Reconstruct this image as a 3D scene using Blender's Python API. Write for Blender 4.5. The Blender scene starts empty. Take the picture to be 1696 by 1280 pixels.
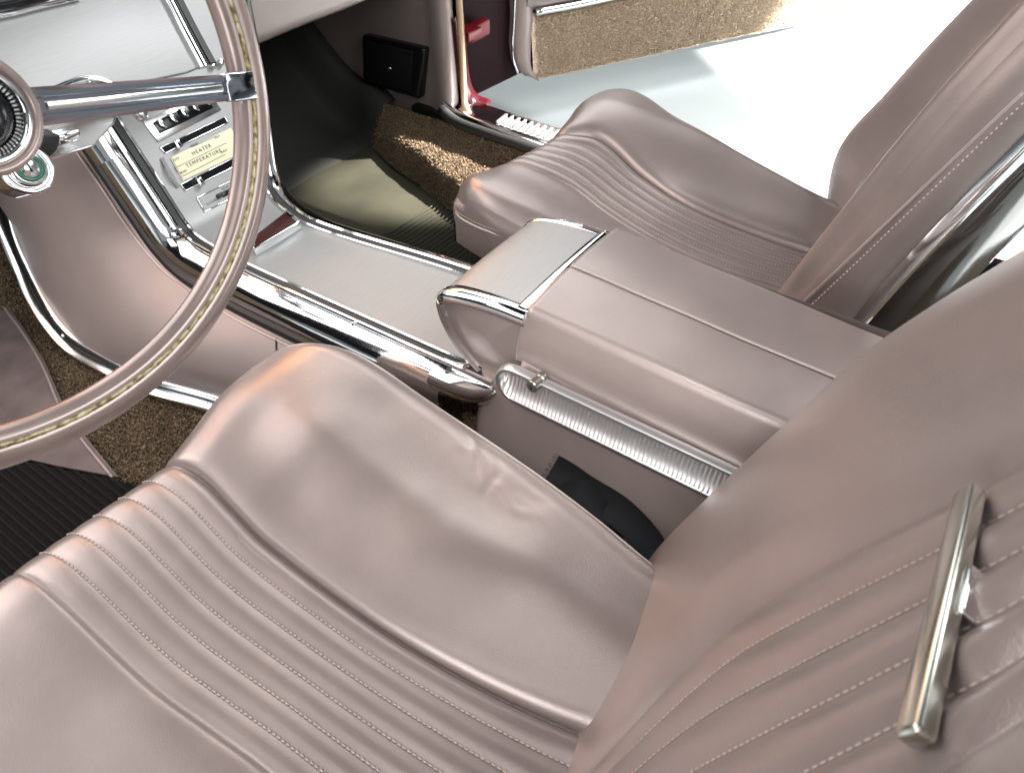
import bpy, bmesh, math, random
from mathutils import Vector as V, Matrix
from mathutils import noise as NZ
random.seed(7)
C = bpy.context.scene.collection
# ------------------------------------------------------------ camera frame (calibrated from the vanishing points)
FP = 1200.0; CX, CY = 848.0, 640.0; ZC = 1.30
pitch = math.atan(1160/FP); sp, cp = math.sin(pitch), math.cos(pitch)
_a = (2000-CX)/FP; _h = (1160/FP)*sp+cp; _n = math.hypot(_a, _h); _c, _s = _a/_n, _h/_n
RT = V((_c, -_s, 0)); HH = V((_s, _c, 0)); UP = V((sp*HH.x, sp*HH.y, cp)); FW = V((cp*HH.x, cp*HH.y, -sp))
CAM = V((0, 0, ZC))
def ray(u, v): return RT*((u-CX)/FP)+UP*((CY-v)/FP)+FW
def PZ(u, v, z): d = ray(u, v); return CAM+d*((z-ZC)/d.z)
def PX(u, v, x): d = ray(u, v); return CAM+d*(x/d.x)
def PY(u, v, y): d = ray(u, v); return CAM+d*(y/d.y)
def PL(u, v, p, n, off=0.0):
    d = ray(u, v); n = V(n).normalized(); p = V(p)+n*off
    return CAM+d*((p-CAM).dot(n)/d.dot(n))
# ------------------------------------------------------------ materials
M = {}
def nodes(name):
    m = bpy.data.materials.new(name); m.use_nodes = True; M[name] = m
    return m, m.node_tree.nodes, m.node_tree.links, m.node_tree.nodes['Principled BSDF']
def simple(name, col, rough=.5, metal=0., coat=0., bump=None, mottle=None, ior=None, **kw):
    m, N, L, b = nodes(name)
    b.inputs['Base Color'].default_value = (*col, 1); b.inputs['Roughness'].default_value = rough
    b.inputs['Metallic'].default_value = metal; b.inputs['Coat Weight'].default_value = coat
    b.inputs['Coat Roughness'].default_value = kw.get('coat_rough', .2)
    b.inputs['Specular IOR Level'].default_value = kw.get('spec', .5)
    tc = N.new('ShaderNodeTexCoord')
    if mottle:
        sc, amt = mottle
        n = N.new('ShaderNodeTexNoise'); n.inputs['Scale'].default_value = sc; n.inputs['Detail'].default_value = 6
        L.new(tc.outputs['Object'], n.inputs['Vector'])
        r = N.new('ShaderNodeMapRange'); r.inputs['From Min'].default_value = .3; r.inputs['From Max'].default_value = .7
        r.inputs['To Min'].default_value = 1-amt; r.inputs['To Max'].default_value = 1+amt
        L.new(n.outputs['Fac'], r.inputs['Value'])
        mx = N.new('ShaderNodeVectorMath'); mx.operation = 'SCALE'; mx.inputs[0].default_value = col
        L.new(r.outputs['Result'], mx.inputs['Scale']); L.new(mx.outputs['Vector'], b.inputs['Base Color'])
        r2 = N.new('ShaderNodeMapRange'); r2.inputs['To Min'].default_value = rough*.85; r2.inputs['To Max'].default_value = min(1, rough*1.2)
        L.new(n.outputs['Fac'], r2.inputs['Value']); L.new(r2.outputs['Result'], b.inputs['Roughness'])
    prev = None
    for (kind, sc, strength, dist) in (bump or []):
        if kind == 'voronoi':
            t = N.new('ShaderNodeTexVoronoi'); t.feature = 'F1'; t.inputs['Scale'].default_value = sc; out = t.outputs['Distance']
        else:
            t = N.new('ShaderNodeTexNoise'); t.inputs['Scale'].default_value = sc; t.inputs['Detail'].default_value = 5; out = t.outputs['Fac']
        L.new(tc.outputs['Object'], t.inputs['Vector'])
        bm = N.new('ShaderNodeBump'); bm.inputs['Strength'].default_value = strength; bm.inputs['Distance'].default_value = dist
        L.new(out, bm.inputs['Height'])
        if prev: L.new(prev, bm.inputs['Normal'])
        prev = bm.outputs['Normal']
    if prev: L.new(prev, b.inputs['Normal'])
    if coat and prev: L.new(prev, b.inputs['Coat Normal'])
    return m
VC = (.262, .216, .204)
simple('vinyl', VC, .30, .38, .25, [('voronoi', 800, .22, .0006), ('noise', 28, .22, .0012), ('noise', 160, .12, .0006)], (9, .06), coat_rough=.24)
simple('vinyl_flat', (.25, .205, .194), .42, .25, 0, [('voronoi', 900, .15, .0006)], (7, .07))
simple('vinyl_dark', (.085, .062, .062), .6, .0, 0, [('noise', 300, .3, .001)], (14, .35))
simple('piping', (.40, .34, .32), .3, .3)
simple('flute', (.78, .78, .78), .32, .95)
simple('thread', (.50, .42, .38), .6)
simple('bar_metal', (.50, .50, .45), .24, 1.)
simple('chrome_band', (.80, .81, .83), .16, 1.)
simple('rim_paint', (.25, .19, .175), .24, .35, .4, [('noise', 60, .05, .0008)], (30, .10))
simple('chrome', (.82, .83, .84), .07, 1., 0, [('noise', 14, .12, .003)])
simple('chrome_soft', (.72, .73, .73), .2, 1., 0, [('noise', 60, .05, .001)])
simple('shell', (.13, .125, .12), .14, .9, 0, [('noise', 9, .2, .004)])
simple('black_rubber', (.012, .012, .012), .5)
simple('black_gloss', (.005, .005, .006), .2, spec=.35)
simple('black_cloth', (.004, .0045, .006), .8, 0, 0, [('noise', 900, .5, .001)], None, spec=.2)
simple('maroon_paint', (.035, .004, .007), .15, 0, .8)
simple('red_paint', (.15, .005, .010), .3)
simple('red_lens', (.035, .002, .003), .4, spec=.2)
simple('cream', (.74, .71, .50), .6)
simple('print_ink', (.03, .03, .025), .6)
simple('green_enamel', (.01, .10, .06), .3)
simple('mat_black', (.006, .0055, .0055), .85, spec=.15)
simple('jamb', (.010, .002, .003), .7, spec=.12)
simple('steel', (.25, .24, .22), .3, .9)
simple('dark_chrome', (.42, .43, .48), .08, 1.)
simple('mat_olive', (.026, .025, .016), .8, 0, 0, [('noise', 400, .2, .001)], (5, .3), spec=.2)
simple('tan_trim', (.36, .24, .15), .6, 0, 0, [('noise', 500, .3, .001)])
simple('footwell_shade', (.009, .009, .007), .8)  # near-black colour stands in for shade deep in the footwell
simple('ground_white', (.80, .86, .86), .6, 0, 0, None, (3, .03))
def brushed():
    m, N, L, b = nodes('brushed')
    b.inputs['Metallic'].default_value = .55
    tc = N.new('ShaderNodeTexCoord'); mp = N.new('ShaderNodeMapping'); mp.inputs['Scale'].default_value = (14, 420, 420)
    n = N.new('ShaderNodeTexNoise'); n.inputs['Scale'].default_value = 2; n.inputs['Detail'].default_value = 4
    L.new(tc.outputs['Object'], mp.inputs['Vector']); L.new(mp.outputs['Vector'], n.inputs['Vector'])
    r = N.new('ShaderNodeMapRange'); r.inputs['To Min'].default_value = .42; r.inputs['To Max'].default_value = .58
    L.new(n.outputs['Fac'], r.inputs['Value']); L.new(r.outputs['Result'], b.inputs['Roughness'])
    cr = N.new('ShaderNodeMapRange'); cr.inputs['To Min'].default_value = .255; cr.inputs['To Max'].default_value = .365
    L.new(n.outputs['Fac'], cr.inputs['Value']); cc = N.new('ShaderNodeCombineColor')
    for k in ('Red', 'Green', 'Blue'): L.new(cr.outputs['Result'], cc.inputs[k])
    L.new(cc.outputs['Color'], b.inputs['Base Color'])
    bp = N.new('ShaderNodeBump'); bp.inputs['Strength'].default_value = .08; bp.inputs['Distance'].default_value = .0005
    L.new(n.outputs['Fac'], bp.inputs['Height']); L.new(bp.outputs['Normal'], b.inputs['Normal'])
brushed()
def carpet(name, c1, c2, sc=260):
    m, N, L, b = nodes(name)
    tc = N.new('ShaderNodeTexCoord'); n = N.new('ShaderNodeTexNoise'); n.inputs['Scale'].default_value = sc; n.inputs['Detail'].default_value = 3
    n2 = N.new('ShaderNodeTexNoise'); n2.inputs['Scale'].default_value = 18; n2.inputs['Detail'].default_value = 4
    vo = N.new('ShaderNodeTexVoronoi'); vo.inputs['Scale'].default_value = sc*1.1
    for t in (n, n2, vo): L.new(tc.outputs['Object'], t.inputs['Vector'])
    add = N.new('ShaderNodeMath'); add.operation = 'MULTIPLY_ADD'; add.inputs[1].default_value = .20
    L.new(n2.outputs['Fac'], add.inputs[0]); L.new(n.outputs['Fac'], add.inputs[2])
    cr = N.new('ShaderNodeValToRGB'); cr.color_ramp.elements[0].position = .42; cr.color_ramp.elements[1].position = .78
    cr.color_ramp.elements[0].color = (*c1, 1); cr.color_ramp.elements[1].color = (*c2, 1)
    L.new(add.outputs[0], cr.inputs['Fac']); L.new(cr.outputs['Color'], b.inputs['Base Color'])
    b.inputs['Roughness'].default_value = .95; b.inputs['Specular IOR Level'].default_value = .1
    bp = N.new('ShaderNodeBump'); bp.inputs['Strength'].default_value = 1.0; bp.inputs['Distance'].default_value = .006; bp.invert = True
    L.new(vo.outputs['Distance'], bp.inputs['Height']); L.new(bp.outputs['Normal'], b.inputs['Normal'])
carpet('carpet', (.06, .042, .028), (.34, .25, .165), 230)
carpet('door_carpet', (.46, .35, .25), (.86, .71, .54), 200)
def worn():
    m, N, L, b = nodes('worn_gold')
    tc = N.new('ShaderNodeTexCoord'); n = N.new('ShaderNodeTexNoise'); n.inputs['Scale'].default_value = 150; n.inputs['Detail'].default_value = 5
    L.new(tc.outputs['Object'], n.inputs['Vector'])
    cr = N.new('ShaderNodeValToRGB'); e = cr.color_ramp.elements
    e[0].position = .34; e[0].color = (.08, .055, .015, 1); e[1].position = .58; e[1].color = (.36, .32, .19, 1)
    k = e.new(.44); k.color = (.19, .145, .045, 1)
    L.new(n.outputs['Fac'], cr.inputs['Fac']); L.new(cr.outputs['Color'], b.inputs['Base Color']); b.inputs['Roughness'].default_value = .35
    b.inputs['Metallic'].default_value = .3
    bp = N.new('ShaderNodeBump'); bp.inputs['Strength'].default_value = .6; bp.inputs['Distance'].default_value = .002
    L.new(n.outputs['Fac'], bp.inputs['Height']); L.new(bp.outputs['Normal'], b.inputs['Normal'])
worn()
# ------------------------------------------------------------ object helpers
def link(name, me, mat, parent=None, smooth=True):
    if isinstance(mat, str): mat = M[mat]
    me.materials.clear(); me.materials.append(mat)
    if smooth:
        for p in me.polygons: p.use_smooth = True
    o = bpy.data.objects.new(name, me); C.objects.link(o)
    if parent:
        o.parent = parent
        if not parent.parent: o.matrix_parent_inverse = Matrix.Translation(-V(parent.location))
    return o
def root_loc(p):
    v = V(p.location)
    while p.parent: p = p.parent; v = V(p.location)
    return v if True else v
def thing(name, label, cat, loc, group=None):
    o = bpy.data.objects.new(name, None); C.objects.link(o); o.location = loc; o.empty_display_size = .05
    o['label'] = label; o['category'] = cat
    if group: o['group'] = group
    return o
def tag(o, label, cat, group=None):
    o['label'] = label; o['category'] = cat
    if group: o['group'] = group
    return o
def mk(name, verts, faces, mat, parent=None, smooth=True, auto=None):
    me = bpy.data.meshes.new(name); me.from_pydata([tuple(v) for v in verts], [], faces); me.update()
    bm = bmesh.new(); bm.from_mesh(me); bmesh.ops.recalc_face_normals(bm, faces=bm.faces); bm.to_mesh(me); bm.free()
    if auto is not None:
        me.polygons.foreach_set('use_smooth', [True]*len(me.polygons))
        me.set_sharp_from_angle(angle=math.radians(auto))
        return link(name, me, mat, parent, False)
    return link(name, me, mat, parent, smooth)
class MB:
    def __init__(s): s.v = []; s.f = []
    def add(s, vs, fs):
        o = len(s.v); s.v += [V(x) for x in vs]; s.f += [[i+o for i in f] for f in fs]
    def build(s, name, mat, parent=None, smooth=True, auto=None): return mk(name, s.v, s.f, mat, parent, smooth, auto)
def cr(p0, p1, p2, p3, t):
    return .5*((2*p1)+(p2-p0)*t+(2*p0-5*p1+4*p2-p3)*t*t+(3*p1-p0-3*p2+p3)*t**3)
def spline(pts, n, closed=False):
    """n samples, uniform by arc length, of a Catmull-Rom through pts"""
    pts = [V(p) for p in pts]; m = len(pts); out = []
    K = 12
    segs = m if closed else m-1
    for i in range(segs):
        a = pts[(i-1) % m] if (closed or i > 0) else pts[0]*2-pts[1]
        b = pts[i]; c = pts[(i+1) % m]; d = pts[(i+2) % m] if (closed or i+2 < m) else pts[-1]*2-pts[-2]
        for k in range(K): out.append(cr(a, b, c, d, k/K))
    out.append(pts[0].copy() if closed else pts[-1].copy())
    L = [0]
    for i in range(1, len(out)): L.append(L[-1]+(out[i]-out[i-1]).length)
    res = []; j = 0
    for k in range(n):
        t = L[-1]*k/((n-1) if not closed else n)
        while j < len(L)-2 and L[j+1] < t: j += 1
        f = (t-L[j])/max(1e-9, L[j+1]-L[j]); res.append(out[j].lerp(out[j+1], f))
    return res
def grid(mb, rows, closed_u=False, closed_v=False):
    n = len(rows); m = len(rows[0]); vs = [p for r in rows for p in r]; fs = []
    for i in range(n if closed_v else n-1):
        for j in range(m if closed_u else m-1):
            fs.append([i*m+j, i*m+(j+1) % m, ((i+1) % n)*m+(j+1) % m, ((i+1) % n)*m+j])
    mb.add(vs, fs)
def sweep(mb, path, prof, up=V((0, 0, 1)), n=60, closed=False, cap=True, side=1, ups=None, scale=None, closed_prof=True, raw=False):
    """profile (a,b): a along the sideways axis, b along the local up"""
    pts = [V(p) for p in path] if raw else spline(path, n, closed)
    rows = []; N = len(pts)
    for i, p in enumerate(pts):
        if closed: t = pts[(i+1) % N]-pts[i-1]
        else: t = pts[min(i+1, N-1)]-pts[max(i-1, 0)]
        t.normalize(); u = V(ups(i/(N-1)) if ups else up); s = t.cross(u).normalized()*side; w = s.cross(t).normalized()*side
        k = scale(i/(N-1)) if scale else 1
        rows.append([p+s*(a*k)+w*(b*k) for a, b in prof])
    grid(mb, rows, closed_u=closed_prof, closed_v=closed)
    if cap and not closed and closed_prof:
        m = len(prof); o = len(mb.v)-N*m
        mb.f.append([o+i for i in range(m)][::-1]); mb.f.append([o+(N-1)*m+i for i in range(m)])
def circ(r, n=12, ry=None): return [(r*math.cos(2*math.pi*i/n), (ry or r)*math.sin(2*math.pi*i/n)) for i in range(n)]
def tube(mb, path, r, n=60, k=10, closed=False, up=V((0, 0, 1)), raw=False): sweep(mb, path, circ(r, k), up, n, closed, raw=raw)
def rbox(mb, c, ax, ay, az, sx, sy, sz, bev=0.0, seg=3):
    """box at c along unit axes, half sizes, bevelled"""
    bm = bmesh.new(); bmesh.ops.create_cube(bm, size=2)
    for v in bm.verts: v.co = V((v.co.x*sx, v.co.y*sy, v.co.z*sz))
    if bev: bmesh.ops.bevel(bm, geom=list(bm.edges)+list(bm.verts), offset=bev, segments=seg, profile=.5, affect='EDGES', clamp_overlap=True)
    bm.verts.index_update()
    vs = [V(c)+V(ax)*v.co.x+V(ay)*v.co.y+V(az)*v.co.z for v in bm.verts]; fs = [[v.index for v in f.verts] for f in bm.faces]; bm.free(); mb.add(vs, fs)
def slab(mb, pts, n, lo, hi, bev=0.0, seg=3):
    """prism over a polygon pts, from lo to hi along n, top edges bevelled"""
    n = V(n).normalized(); bm = bmesh.new()
    a = [bm.verts.new(V(p)+n*lo) for p in pts]; b = [bm.verts.new(V(p)+n*hi) for p in pts]; k = len(pts)
    bm.faces.new(a[::-1]); top = bm.faces.new(b)
    for i in range(k): bm.faces.new([a[i], a[(i+1) % k], b[(i+1) % k], b[i]])
    bmesh.ops.recalc_face_normals(bm, faces=bm.faces)
    if bev: bmesh.ops.bevel(bm, geom=list(bm.edges), offset=bev, segments=seg, profile=.5, affect='EDGES', clamp_overlap=True)
    bm.verts.index_update()
    vs = [v.co.copy() for v in bm.verts]; fs = [[v.index for v in f.verts] for f in bm.faces]; bm.free(); mb.add(vs, fs)
def cyl(mb, c, axis, prof, n=48):
    """lathe: prof = (radius, height along axis)"""
    ax = V(axis).normalized(); a = ax.orthogonal().normalized(); b = ax.cross(a)
    rows = [[V(c)+ax*h+(a*math.cos(2*math.pi*i/n)+b*math.sin(2*math.pi*i/n))*r for i in range(n)] for r, h in prof]
    grid(mb, rows, closed_u=True)
def interp(xs, ys, x):
    if x <= xs[0]: i = 0
    elif x >= xs[-1]: i = len(xs)-2
    else:
        i = 0
        while x > xs[i+1]: i += 1
    if x <= xs[0]: return ys[0]
    if x >= xs[-1]: return ys[-1]
    t = (x-xs[i])/(xs[i+1]-xs[i]); h = xs[i+1]-xs[i]
    def sl(k):
        if k <= 0 or k >= len(xs)-1: 
            kk = min(max(k, 0), len(xs)-2); return (ys[kk+1]-ys[kk])/(xs[kk+1]-xs[kk])
        return (ys[k+1]-ys[k-1])/(xs[k+1]-xs[k-1])
    m0, m1 = sl(i)*h, sl(i+1)*h
    return (2*t**3-3*t*t+1)*ys[i]+(t**3-2*t*t+t)*m0+(-2*t**3+3*t*t)*ys[i+1]+(t**3-t*t)*m1
def sstep(a, b, x):
    t = min(1, max(0, (x-a)/(b-a))); return t*t*(3-2*t)
def stitches(mb, pts, step=.0064, ln=.0050, r=.0008, lift=0.0008, nrm=V((0, 0, 1)), wob=.0):
    L = sum((pts[i+1]-pts[i]).length for i in range(len(pts)-1)); n = int(L/step); q = spline(pts, max(2, n*2+1))
    for i in range(0, len(q)-1, 2):
        a, b = q[i], q[i+1]; t = (b-a)
        if t.length < 1e-6: continue
        t.normalize(); s = t.cross(nrm).normalized(); w = s.cross(t); m = (a+b)/2+w*lift
        e = [m-t*ln/2, m+t*ln/2]
        vs = [e[0]]+[e[0].lerp(e[1], .25)+s*x*r+w*y*r for x, y in ((1, 0), (0, 1.2), (-1, 0), (0, -1))]+[e[0].lerp(e[1], .75)+s*x*r+w*y*r for x, y in ((1, 0), (0, 1.2), (-1, 0), (0, -1))]+[e[1]]
        fs = [[0, 1+k, 1+(k+1) % 4] for k in range(4)]+[[1+k, 5+k, 5+(k+1) % 4, 1+(k+1) % 4] for k in range(4)]+[[9, 5+(k+1) % 4, 5+k] for k in range(4)]
        mb.add(vs, fs)
def sampler(base, dense):
    s = set(round(i/base, 5) for i in range(base+1))
    for c, w, n in dense:
        for k in range(-n, n+1):
            x = c+w*k/n
            if 0 <= x <= 1: s.add(round(x, 5))
    return sorted(s)
# ------------------------------------------------------------ seats
def cushion(parent, xl, xr, yb, yf, top, seams, pleatA, r, zbot, extra=None, base=120, side_bulge=.006, segx=None):
    """seams: list of s positions; first and last are the welts between insert and bolsters"""
    dens = [(s, .018, 9) for s in seams]+[(1, .06, 12), (0, .06, 8)]
    S = sampler(base, dens); T = sampler(base, [(1, .09, 14)])
    def pos(s, t):
        def xmap(y):
            if not segx: return xl(y)+s*(xr(y)-xl(y))
            a, b = segx(y); u0, u1 = seams[0], seams[-1]
            if s < u0: return xl(y)+(a-xl(y))*s/u0
            if s <= u1: return a+(b-a)*(s-u0)/(u1-u0)
            return b+(xr(y)-b)*(s-u1)/(1-u1)
        y0 = yb+t*(yf(xmap(.4))-yb); x0 = xmap(y0)
        yfr = yf(x0); y0 = yb+t*(yfr-yb)
        z = top(x0, y0)
        # pleats
        if seams[0] <= s <= seams[-1]:
            for k in range(len(seams)-1):
                if seams[k] <= s <= seams[k+1]:
                    q = (s-seams[k])/(seams[k+1]-seams[k]); z += pleatA*(1-.55*sstep(.86, .98, t))*(abs(math.sin(math.pi*q))**.6)*(.75+.25*math.sin(math.pi*q)); break
            z += .0
        w = xr(y0)-xl(y0)
        for k in (0, -1):
            dd = (s-seams[k])*w
            if (k == 0 and dd < 0) or (k == -1 and dd > 0):
                dd = abs(dd); z += (.3 if k == 0 else 1)*(.015*(1-math.exp(-dd/.008))-.009*math.exp(-dd/.0022))*(1-.6*sstep(.9, 1, t))
            elif abs(dd) < .02: z -= (.3 if k == 0 else 1)*.007*math.exp(-abs(dd)/.004)*(1-.6*sstep(.9, 1, t))
        if extra: z += extra(x0, y0)
        dx = min(xr(y0)-x0, x0-xl(y0)); dy = yfr-y0
        d = min(dx, dy)
        if dx < r and dy < r: d = r-math.hypot(r-dx, r-dy)
        d = max(0, d)
        if d < r: z -= r*(1-math.sqrt(max(0, 1-(1-d/r)**2)))*1.0
        return V((x0, y0, z))
    rows = []
    for t in T:
        row = [pos(s, t) for s in S]
        # side skirts
        R = row[-1]; Lf = row[0]
        rs = [V((R.x+side_bulge*math.sin(math.pi*k/6)-.012*(k/6), R.y, R.z+(zbot-R.z)*k/6)) for k in range(1, 7)]
        ls = [V((Lf.x, Lf.y, Lf.z+(zbot-Lf.z)*k/6)) for k in range(6, 0, -1)]
        rows.append(ls+row+rs)
    last = rows[-1]
    for k in range(1, 8):
        rows.append([V((p.x, p.y+.008*math.sin(math.pi*k/7)-.03*(k/7)**2, p.z+(zbot-p.z)*k/7)) for p in last])
    mb = MB(); grid(mb, rows); o = mb.build('seat_cushion', 'vinyl', parent)
    for s in seams[1:-1]:
        st = MB(); stitches(st, [pos(s, t)+V((0, 0, .0008)) for t in [i/80*.985 for i in range(81)]])
        st.build('stitching', 'thread', o, False)
    return o, pos

# --- driver seat
ds = thing('car_seat', 'taupe vinyl driver seat in the foreground, chrome bar across its pleated backrest', 'car seat', (.15, .35, .2), 'front bucket seats')
dxr = lambda y: interp([-.1, .05, .12, .21, .36, .55, .66, .74, .80], [.475, .48, .488, .505, .528, .548, .552, .535, .50], y)
dxl = lambda y: -.25
dyf = lambda x: interp([-.26, -.1, .04, .15, .25, .30, .37, .45, .50, .53, .56], [.74, .765, .762, .757, .752, .765, .785, .797, .790, .765, .72], x)
def dtop(x, y):
    z = interp([-.1, .075, .15, .22, .3, .38, .46, .54, .6, .66, .70, .75, .8], [.507, .508, .508, .512, .517, .522, .528, .537, .547, .557, .561, .557, .548], y)
    b = sstep(.25, .40, x)
    z += b*interp([-.1, .1, .25, .4, .55, .7, .8], [.04, .045, .046, .038, .026, .018, .012], y)
    z -= sstep(.04, -.14, x)*.034
    return z
def dextra(x, y):
    z = 0
    z -= .010*math.exp(-(((x-.43)/.05)**2+((y-.36)/.10)**2))
    z += .006*math.exp(-(((x-.40)/.06)**2+((y-.58)/.07)**2))
    z -= .008*math.exp(-(((x-.36)/.05)**2+((y-.67)/.05)**2))
    # creases near the inboard edge
    for (cx_, cy_, ang, L_, w_, a_) in ((.475, .375, 1.2, .045, .004, .0035), (.462, .35, .4, .03, .004, -.003), (.45, .32, 1.5, .05, .005, .003), (.49, .40, .9, .03, .003, .003), (.468, .30, 1.9, .03, .004, -.002)):
        dx, dy = x-cx_, y-cy_; u = dx*math.cos(ang)+dy*math.sin(ang); v = -dx*math.sin(ang)+dy*math.cos(ang)+.006*math.sin(u*90)
        z += a_*.55*math.exp(-(u/L_)**2-(v/w_)**2)
    n = NZ.noise(V((x*14, y*14, 1.3)))*.0012+NZ.noise(V((x*5, y*5, 4)))*.003
    return z+n*sstep(.25, .33, x)+n*.4
W = .78
seams_d = [(.05+.25+i*(.2/6))/.775 for i in range(7)]
dseg = lambda y: (interp([-.1, .07, .35, .43, .51, .7, .75], [.085, .078, .069, .062, .055, .054, .043], y), interp([-.1, .075, .15, .22, .3, .38, .54, .6, .66, .7, .74], [.30, .287, .274, .262, .252, .247, .246, .252, .259, .257, .249], y))
dc, dpos = cushion(ds, dxl, dxr, -.06, dyf, dtop, seams_d, .0042, .045, .36, dextra, base=150, segx=dseg)
# piping welt on the inboard edge
mb = MB(); pts = [V((dxr(y)+.001, y, dtop(dxr(y), y)-.020)) for y in [i/40*.70+.0 for i in range(41)]]
tube(mb, pts, .0028, 90, 8); mb.build('welt', 'piping', dc)

def backrest(parent, cols, zs, seams, pleatA, mat='vinyl', back=.10, base=90, name='backrest', extra=None, stitch_r=.0005):
    """cols: list of (s, f(z)->V) control curves; z rows"""
    cols = sorted(cols, key=lambda c: c[0]); ss = [c[0] for c in cols]
    dens = [(s, .016, 8) for s in seams]+[(1, .08, 10)]
    S = sampler(base, dens); T = [i/110 for i in range(111)]
    z0, z1 = zs
    def pos(s, t):
        z = z0+(z1-z0)*t
        P = [c[1](z) for c in cols]
        p = V((interp(ss, [q.x for q in P], s), interp(ss, [q.y for q in P], s), interp(ss, [q.z for q in P], s)))
        d = 0
        if seams[0] <= s <= seams[-1]:
            for k in range(len(seams)-1):
                if seams[k] <= s <= seams[k+1]:
                    q = (s-seams[k])/(seams[k+1]-seams[k]); d = pleatA*(abs(math.sin(math.pi*q))**.55)*(.6+.4*math.sin(math.pi*q))
        else:
            dd = min(abs(s-seams[0]), abs(s-seams[-1]))*.7; d = .016*(1-math.exp(-dd/.016))-.002
        if extra: d += extra(p.x, p.z, s)
        d *= sstep(0, .05, s)*sstep(1, .95, s)
        p.y += d*.95; p.z += d*.3
        return p
    rows = [[pos(s, t) for s in S] for t in T]
    for i, r in enumerate(rows):
        e = r[-1]; r += [V((e.x+.004*math.sin(math.pi*k/8)-.01*(k/8), e.y-back*k/8, e.z-.02*k/8)) for k in range(1, 9)]
    mb = MB(); grid(mb, rows); o = mb.build(name, mat, parent)
    for s in seams[1:-1]:
        st = MB(); stitches(st, [pos(s, i/90)+V((0, .0008, .0003)) for i in range(91)], nrm=V((0, 1, .3)), r=stitch_r)
        st.build('stitching', 'thread', o, False)
    return o, pos
def curve_z(pts):
    pts = sorted(pts, key=lambda p: p.z); zz = [p.z for p in pts]
    def f(z):
        if z > zz[-1]:
            d = (pts[-1]-pts[-2])/(zz[-1]-zz[-2]); return pts[-1]+d*(z-zz[-1])
        if z < zz[0]:
            d = (pts[1]-pts[0])/(zz[1]-zz[0]); return pts[0]+d*(z-zz[0])
        return V((interp(zz, [p.x for p in pts], z), interp(zz, [p.y for p in pts], z), z))
    return f
BP, BN = V((0, .09, .50)), V((0, 1, math.tan(math.radians(20))))
def on_back(l, off=0): return curve_z([PL(u, v, BP, BN, off) for u, v in l])
s6 = on_back([(1015, 1243), (1120, 1130), (1250, 1012), (1400, 925), (1560, 845), (1696, 772)])
s0 = on_back([(1530, 1290), (1620, 1245), (1696, 1195)])
edge = curve_z([PX(1088, 948, .545), PX(1125, 900, .555), PX(1210, 820, .56), PX(1310, 730, .56), PX(1470, 592, .56), PX(1600, 507, .56), PX(1696, 452, .555)])
def shift(f, dx, dy=0): return lambda z: V((f(z).x+dx, f(z).y+dy, z))
def mid(f, g, a, dy=0): return lambda z: f(z).lerp(g(z), a)+V((0, dy, 0))
cols = [(0, lambda z: s0(z)+V((-.30, .03, 0))), (.06, lambda z: s0(z)+V((-.25, .035, 0))), (.22, lambda z: s0(z)+V((-.1, .02, 0))), (.34, s0), (.48, mid(s0, s6, .5)), (.62, s6),
        (.72, mid(s6, edge, .3, .004)), (.86, mid(s6, edge, .72, .012)), (.96, mid(s6, edge, .965, .006)), (1, shift(edge, 0, 0))]
seams_b = [.34+.28*i/5 for i in range(6)]
db, dbpos = backrest(ds, cols, (.40, 1.22), seams_b, .007, base=120)
# chrome trim bar on the backrest, standing on a bracket
barA, barB = PL(1608, 815, BP, BN, .012), PL(1514, 1226, BP, BN, .012)
mb = MB(); ax = (barB-barA).normalized(); nn = (BN.normalized()-ax*BN.normalized().dot(ax)).normalized(); bb = ax.cross(nn)
prof = [(-.0085, -.004), (-.0085, .002), (-.004, .0055), (.003, .0055), (.0085, .001), (.0085, -.004)]
rbox(mb, (barA+barB)/2, ax, bb, nn, (barB-barA).length/2, .0076, .0056, .0032, 3)
bar = mb.build('trim_bar', 'bar_metal', db, auto=40)
mb = MB(); c = (barA+barB)/2+ax*-.004
rbox(mb, c-nn*.006, ax, bb, nn, .016, .0105, .005, .0015)
mb.build('trim_bracket', 'chrome', db, auto=40)

# --- passenger seat
ps = thing('car_seat', 'taupe vinyl passenger seat beyond the console with narrow pleats and a dark polished side shell', 'car seat', (1.28, .45, .2), 'front bucket seats')
pxr = lambda y: interp([0, .2, .34, .47, .61, .73, .80, .86], [1.44, 1.46, 1.485, 1.51, 1.55, 1.60, 1.60, 1.56], y)
pxl = lambda y: interp([0, .6, .76, .86], [1.03, 1.03, 1.02, 1.045], y)
pyf = lambda x: interp([1.01, 1.04, 1.10, 1.2, 1.3, 1.42, 1.5, 1.58, 1.62], [.83, .865, .885, .86, .842, .835, .845, .835, .80], x)
def ptop(x, y):
    z = interp([0, .17, .31, .46, .59, .7, .8, .87], [.512, .516, .518, .527, .538, .556, .566, .561], y)
    z += sstep(1.33, 1.50, x)*interp([0, .2, .5, .7, .8], [.035, .04, .055, .045, .03], y)
    z += sstep(1.17, 1.08, x)*.008
    return z
seams_p = [(1.163+i*.185/6-1.03)/.50 for i in range(7)]
pseg = lambda y: (interp([0, .17, .326, .459, .583, .689, .8], [1.165, 1.150, 1.135, 1.145, 1.170, 1.197, 1.20], y), interp([0, .178, .308, .469, .592, .727, .81], [1.30, 1.292, 1.292, 1.305, 1.345, 1.385, 1.365], y))
pc, ppos = cushion(ps, pxl, pxr, 0.0, pyf, ptop, seams_p, .0048, .045, .43, lambda x, y: NZ.noise(V((x*6, y*6, 2)))*.002, base=110, segx=pseg)
mb = MB(); pts = []
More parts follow.
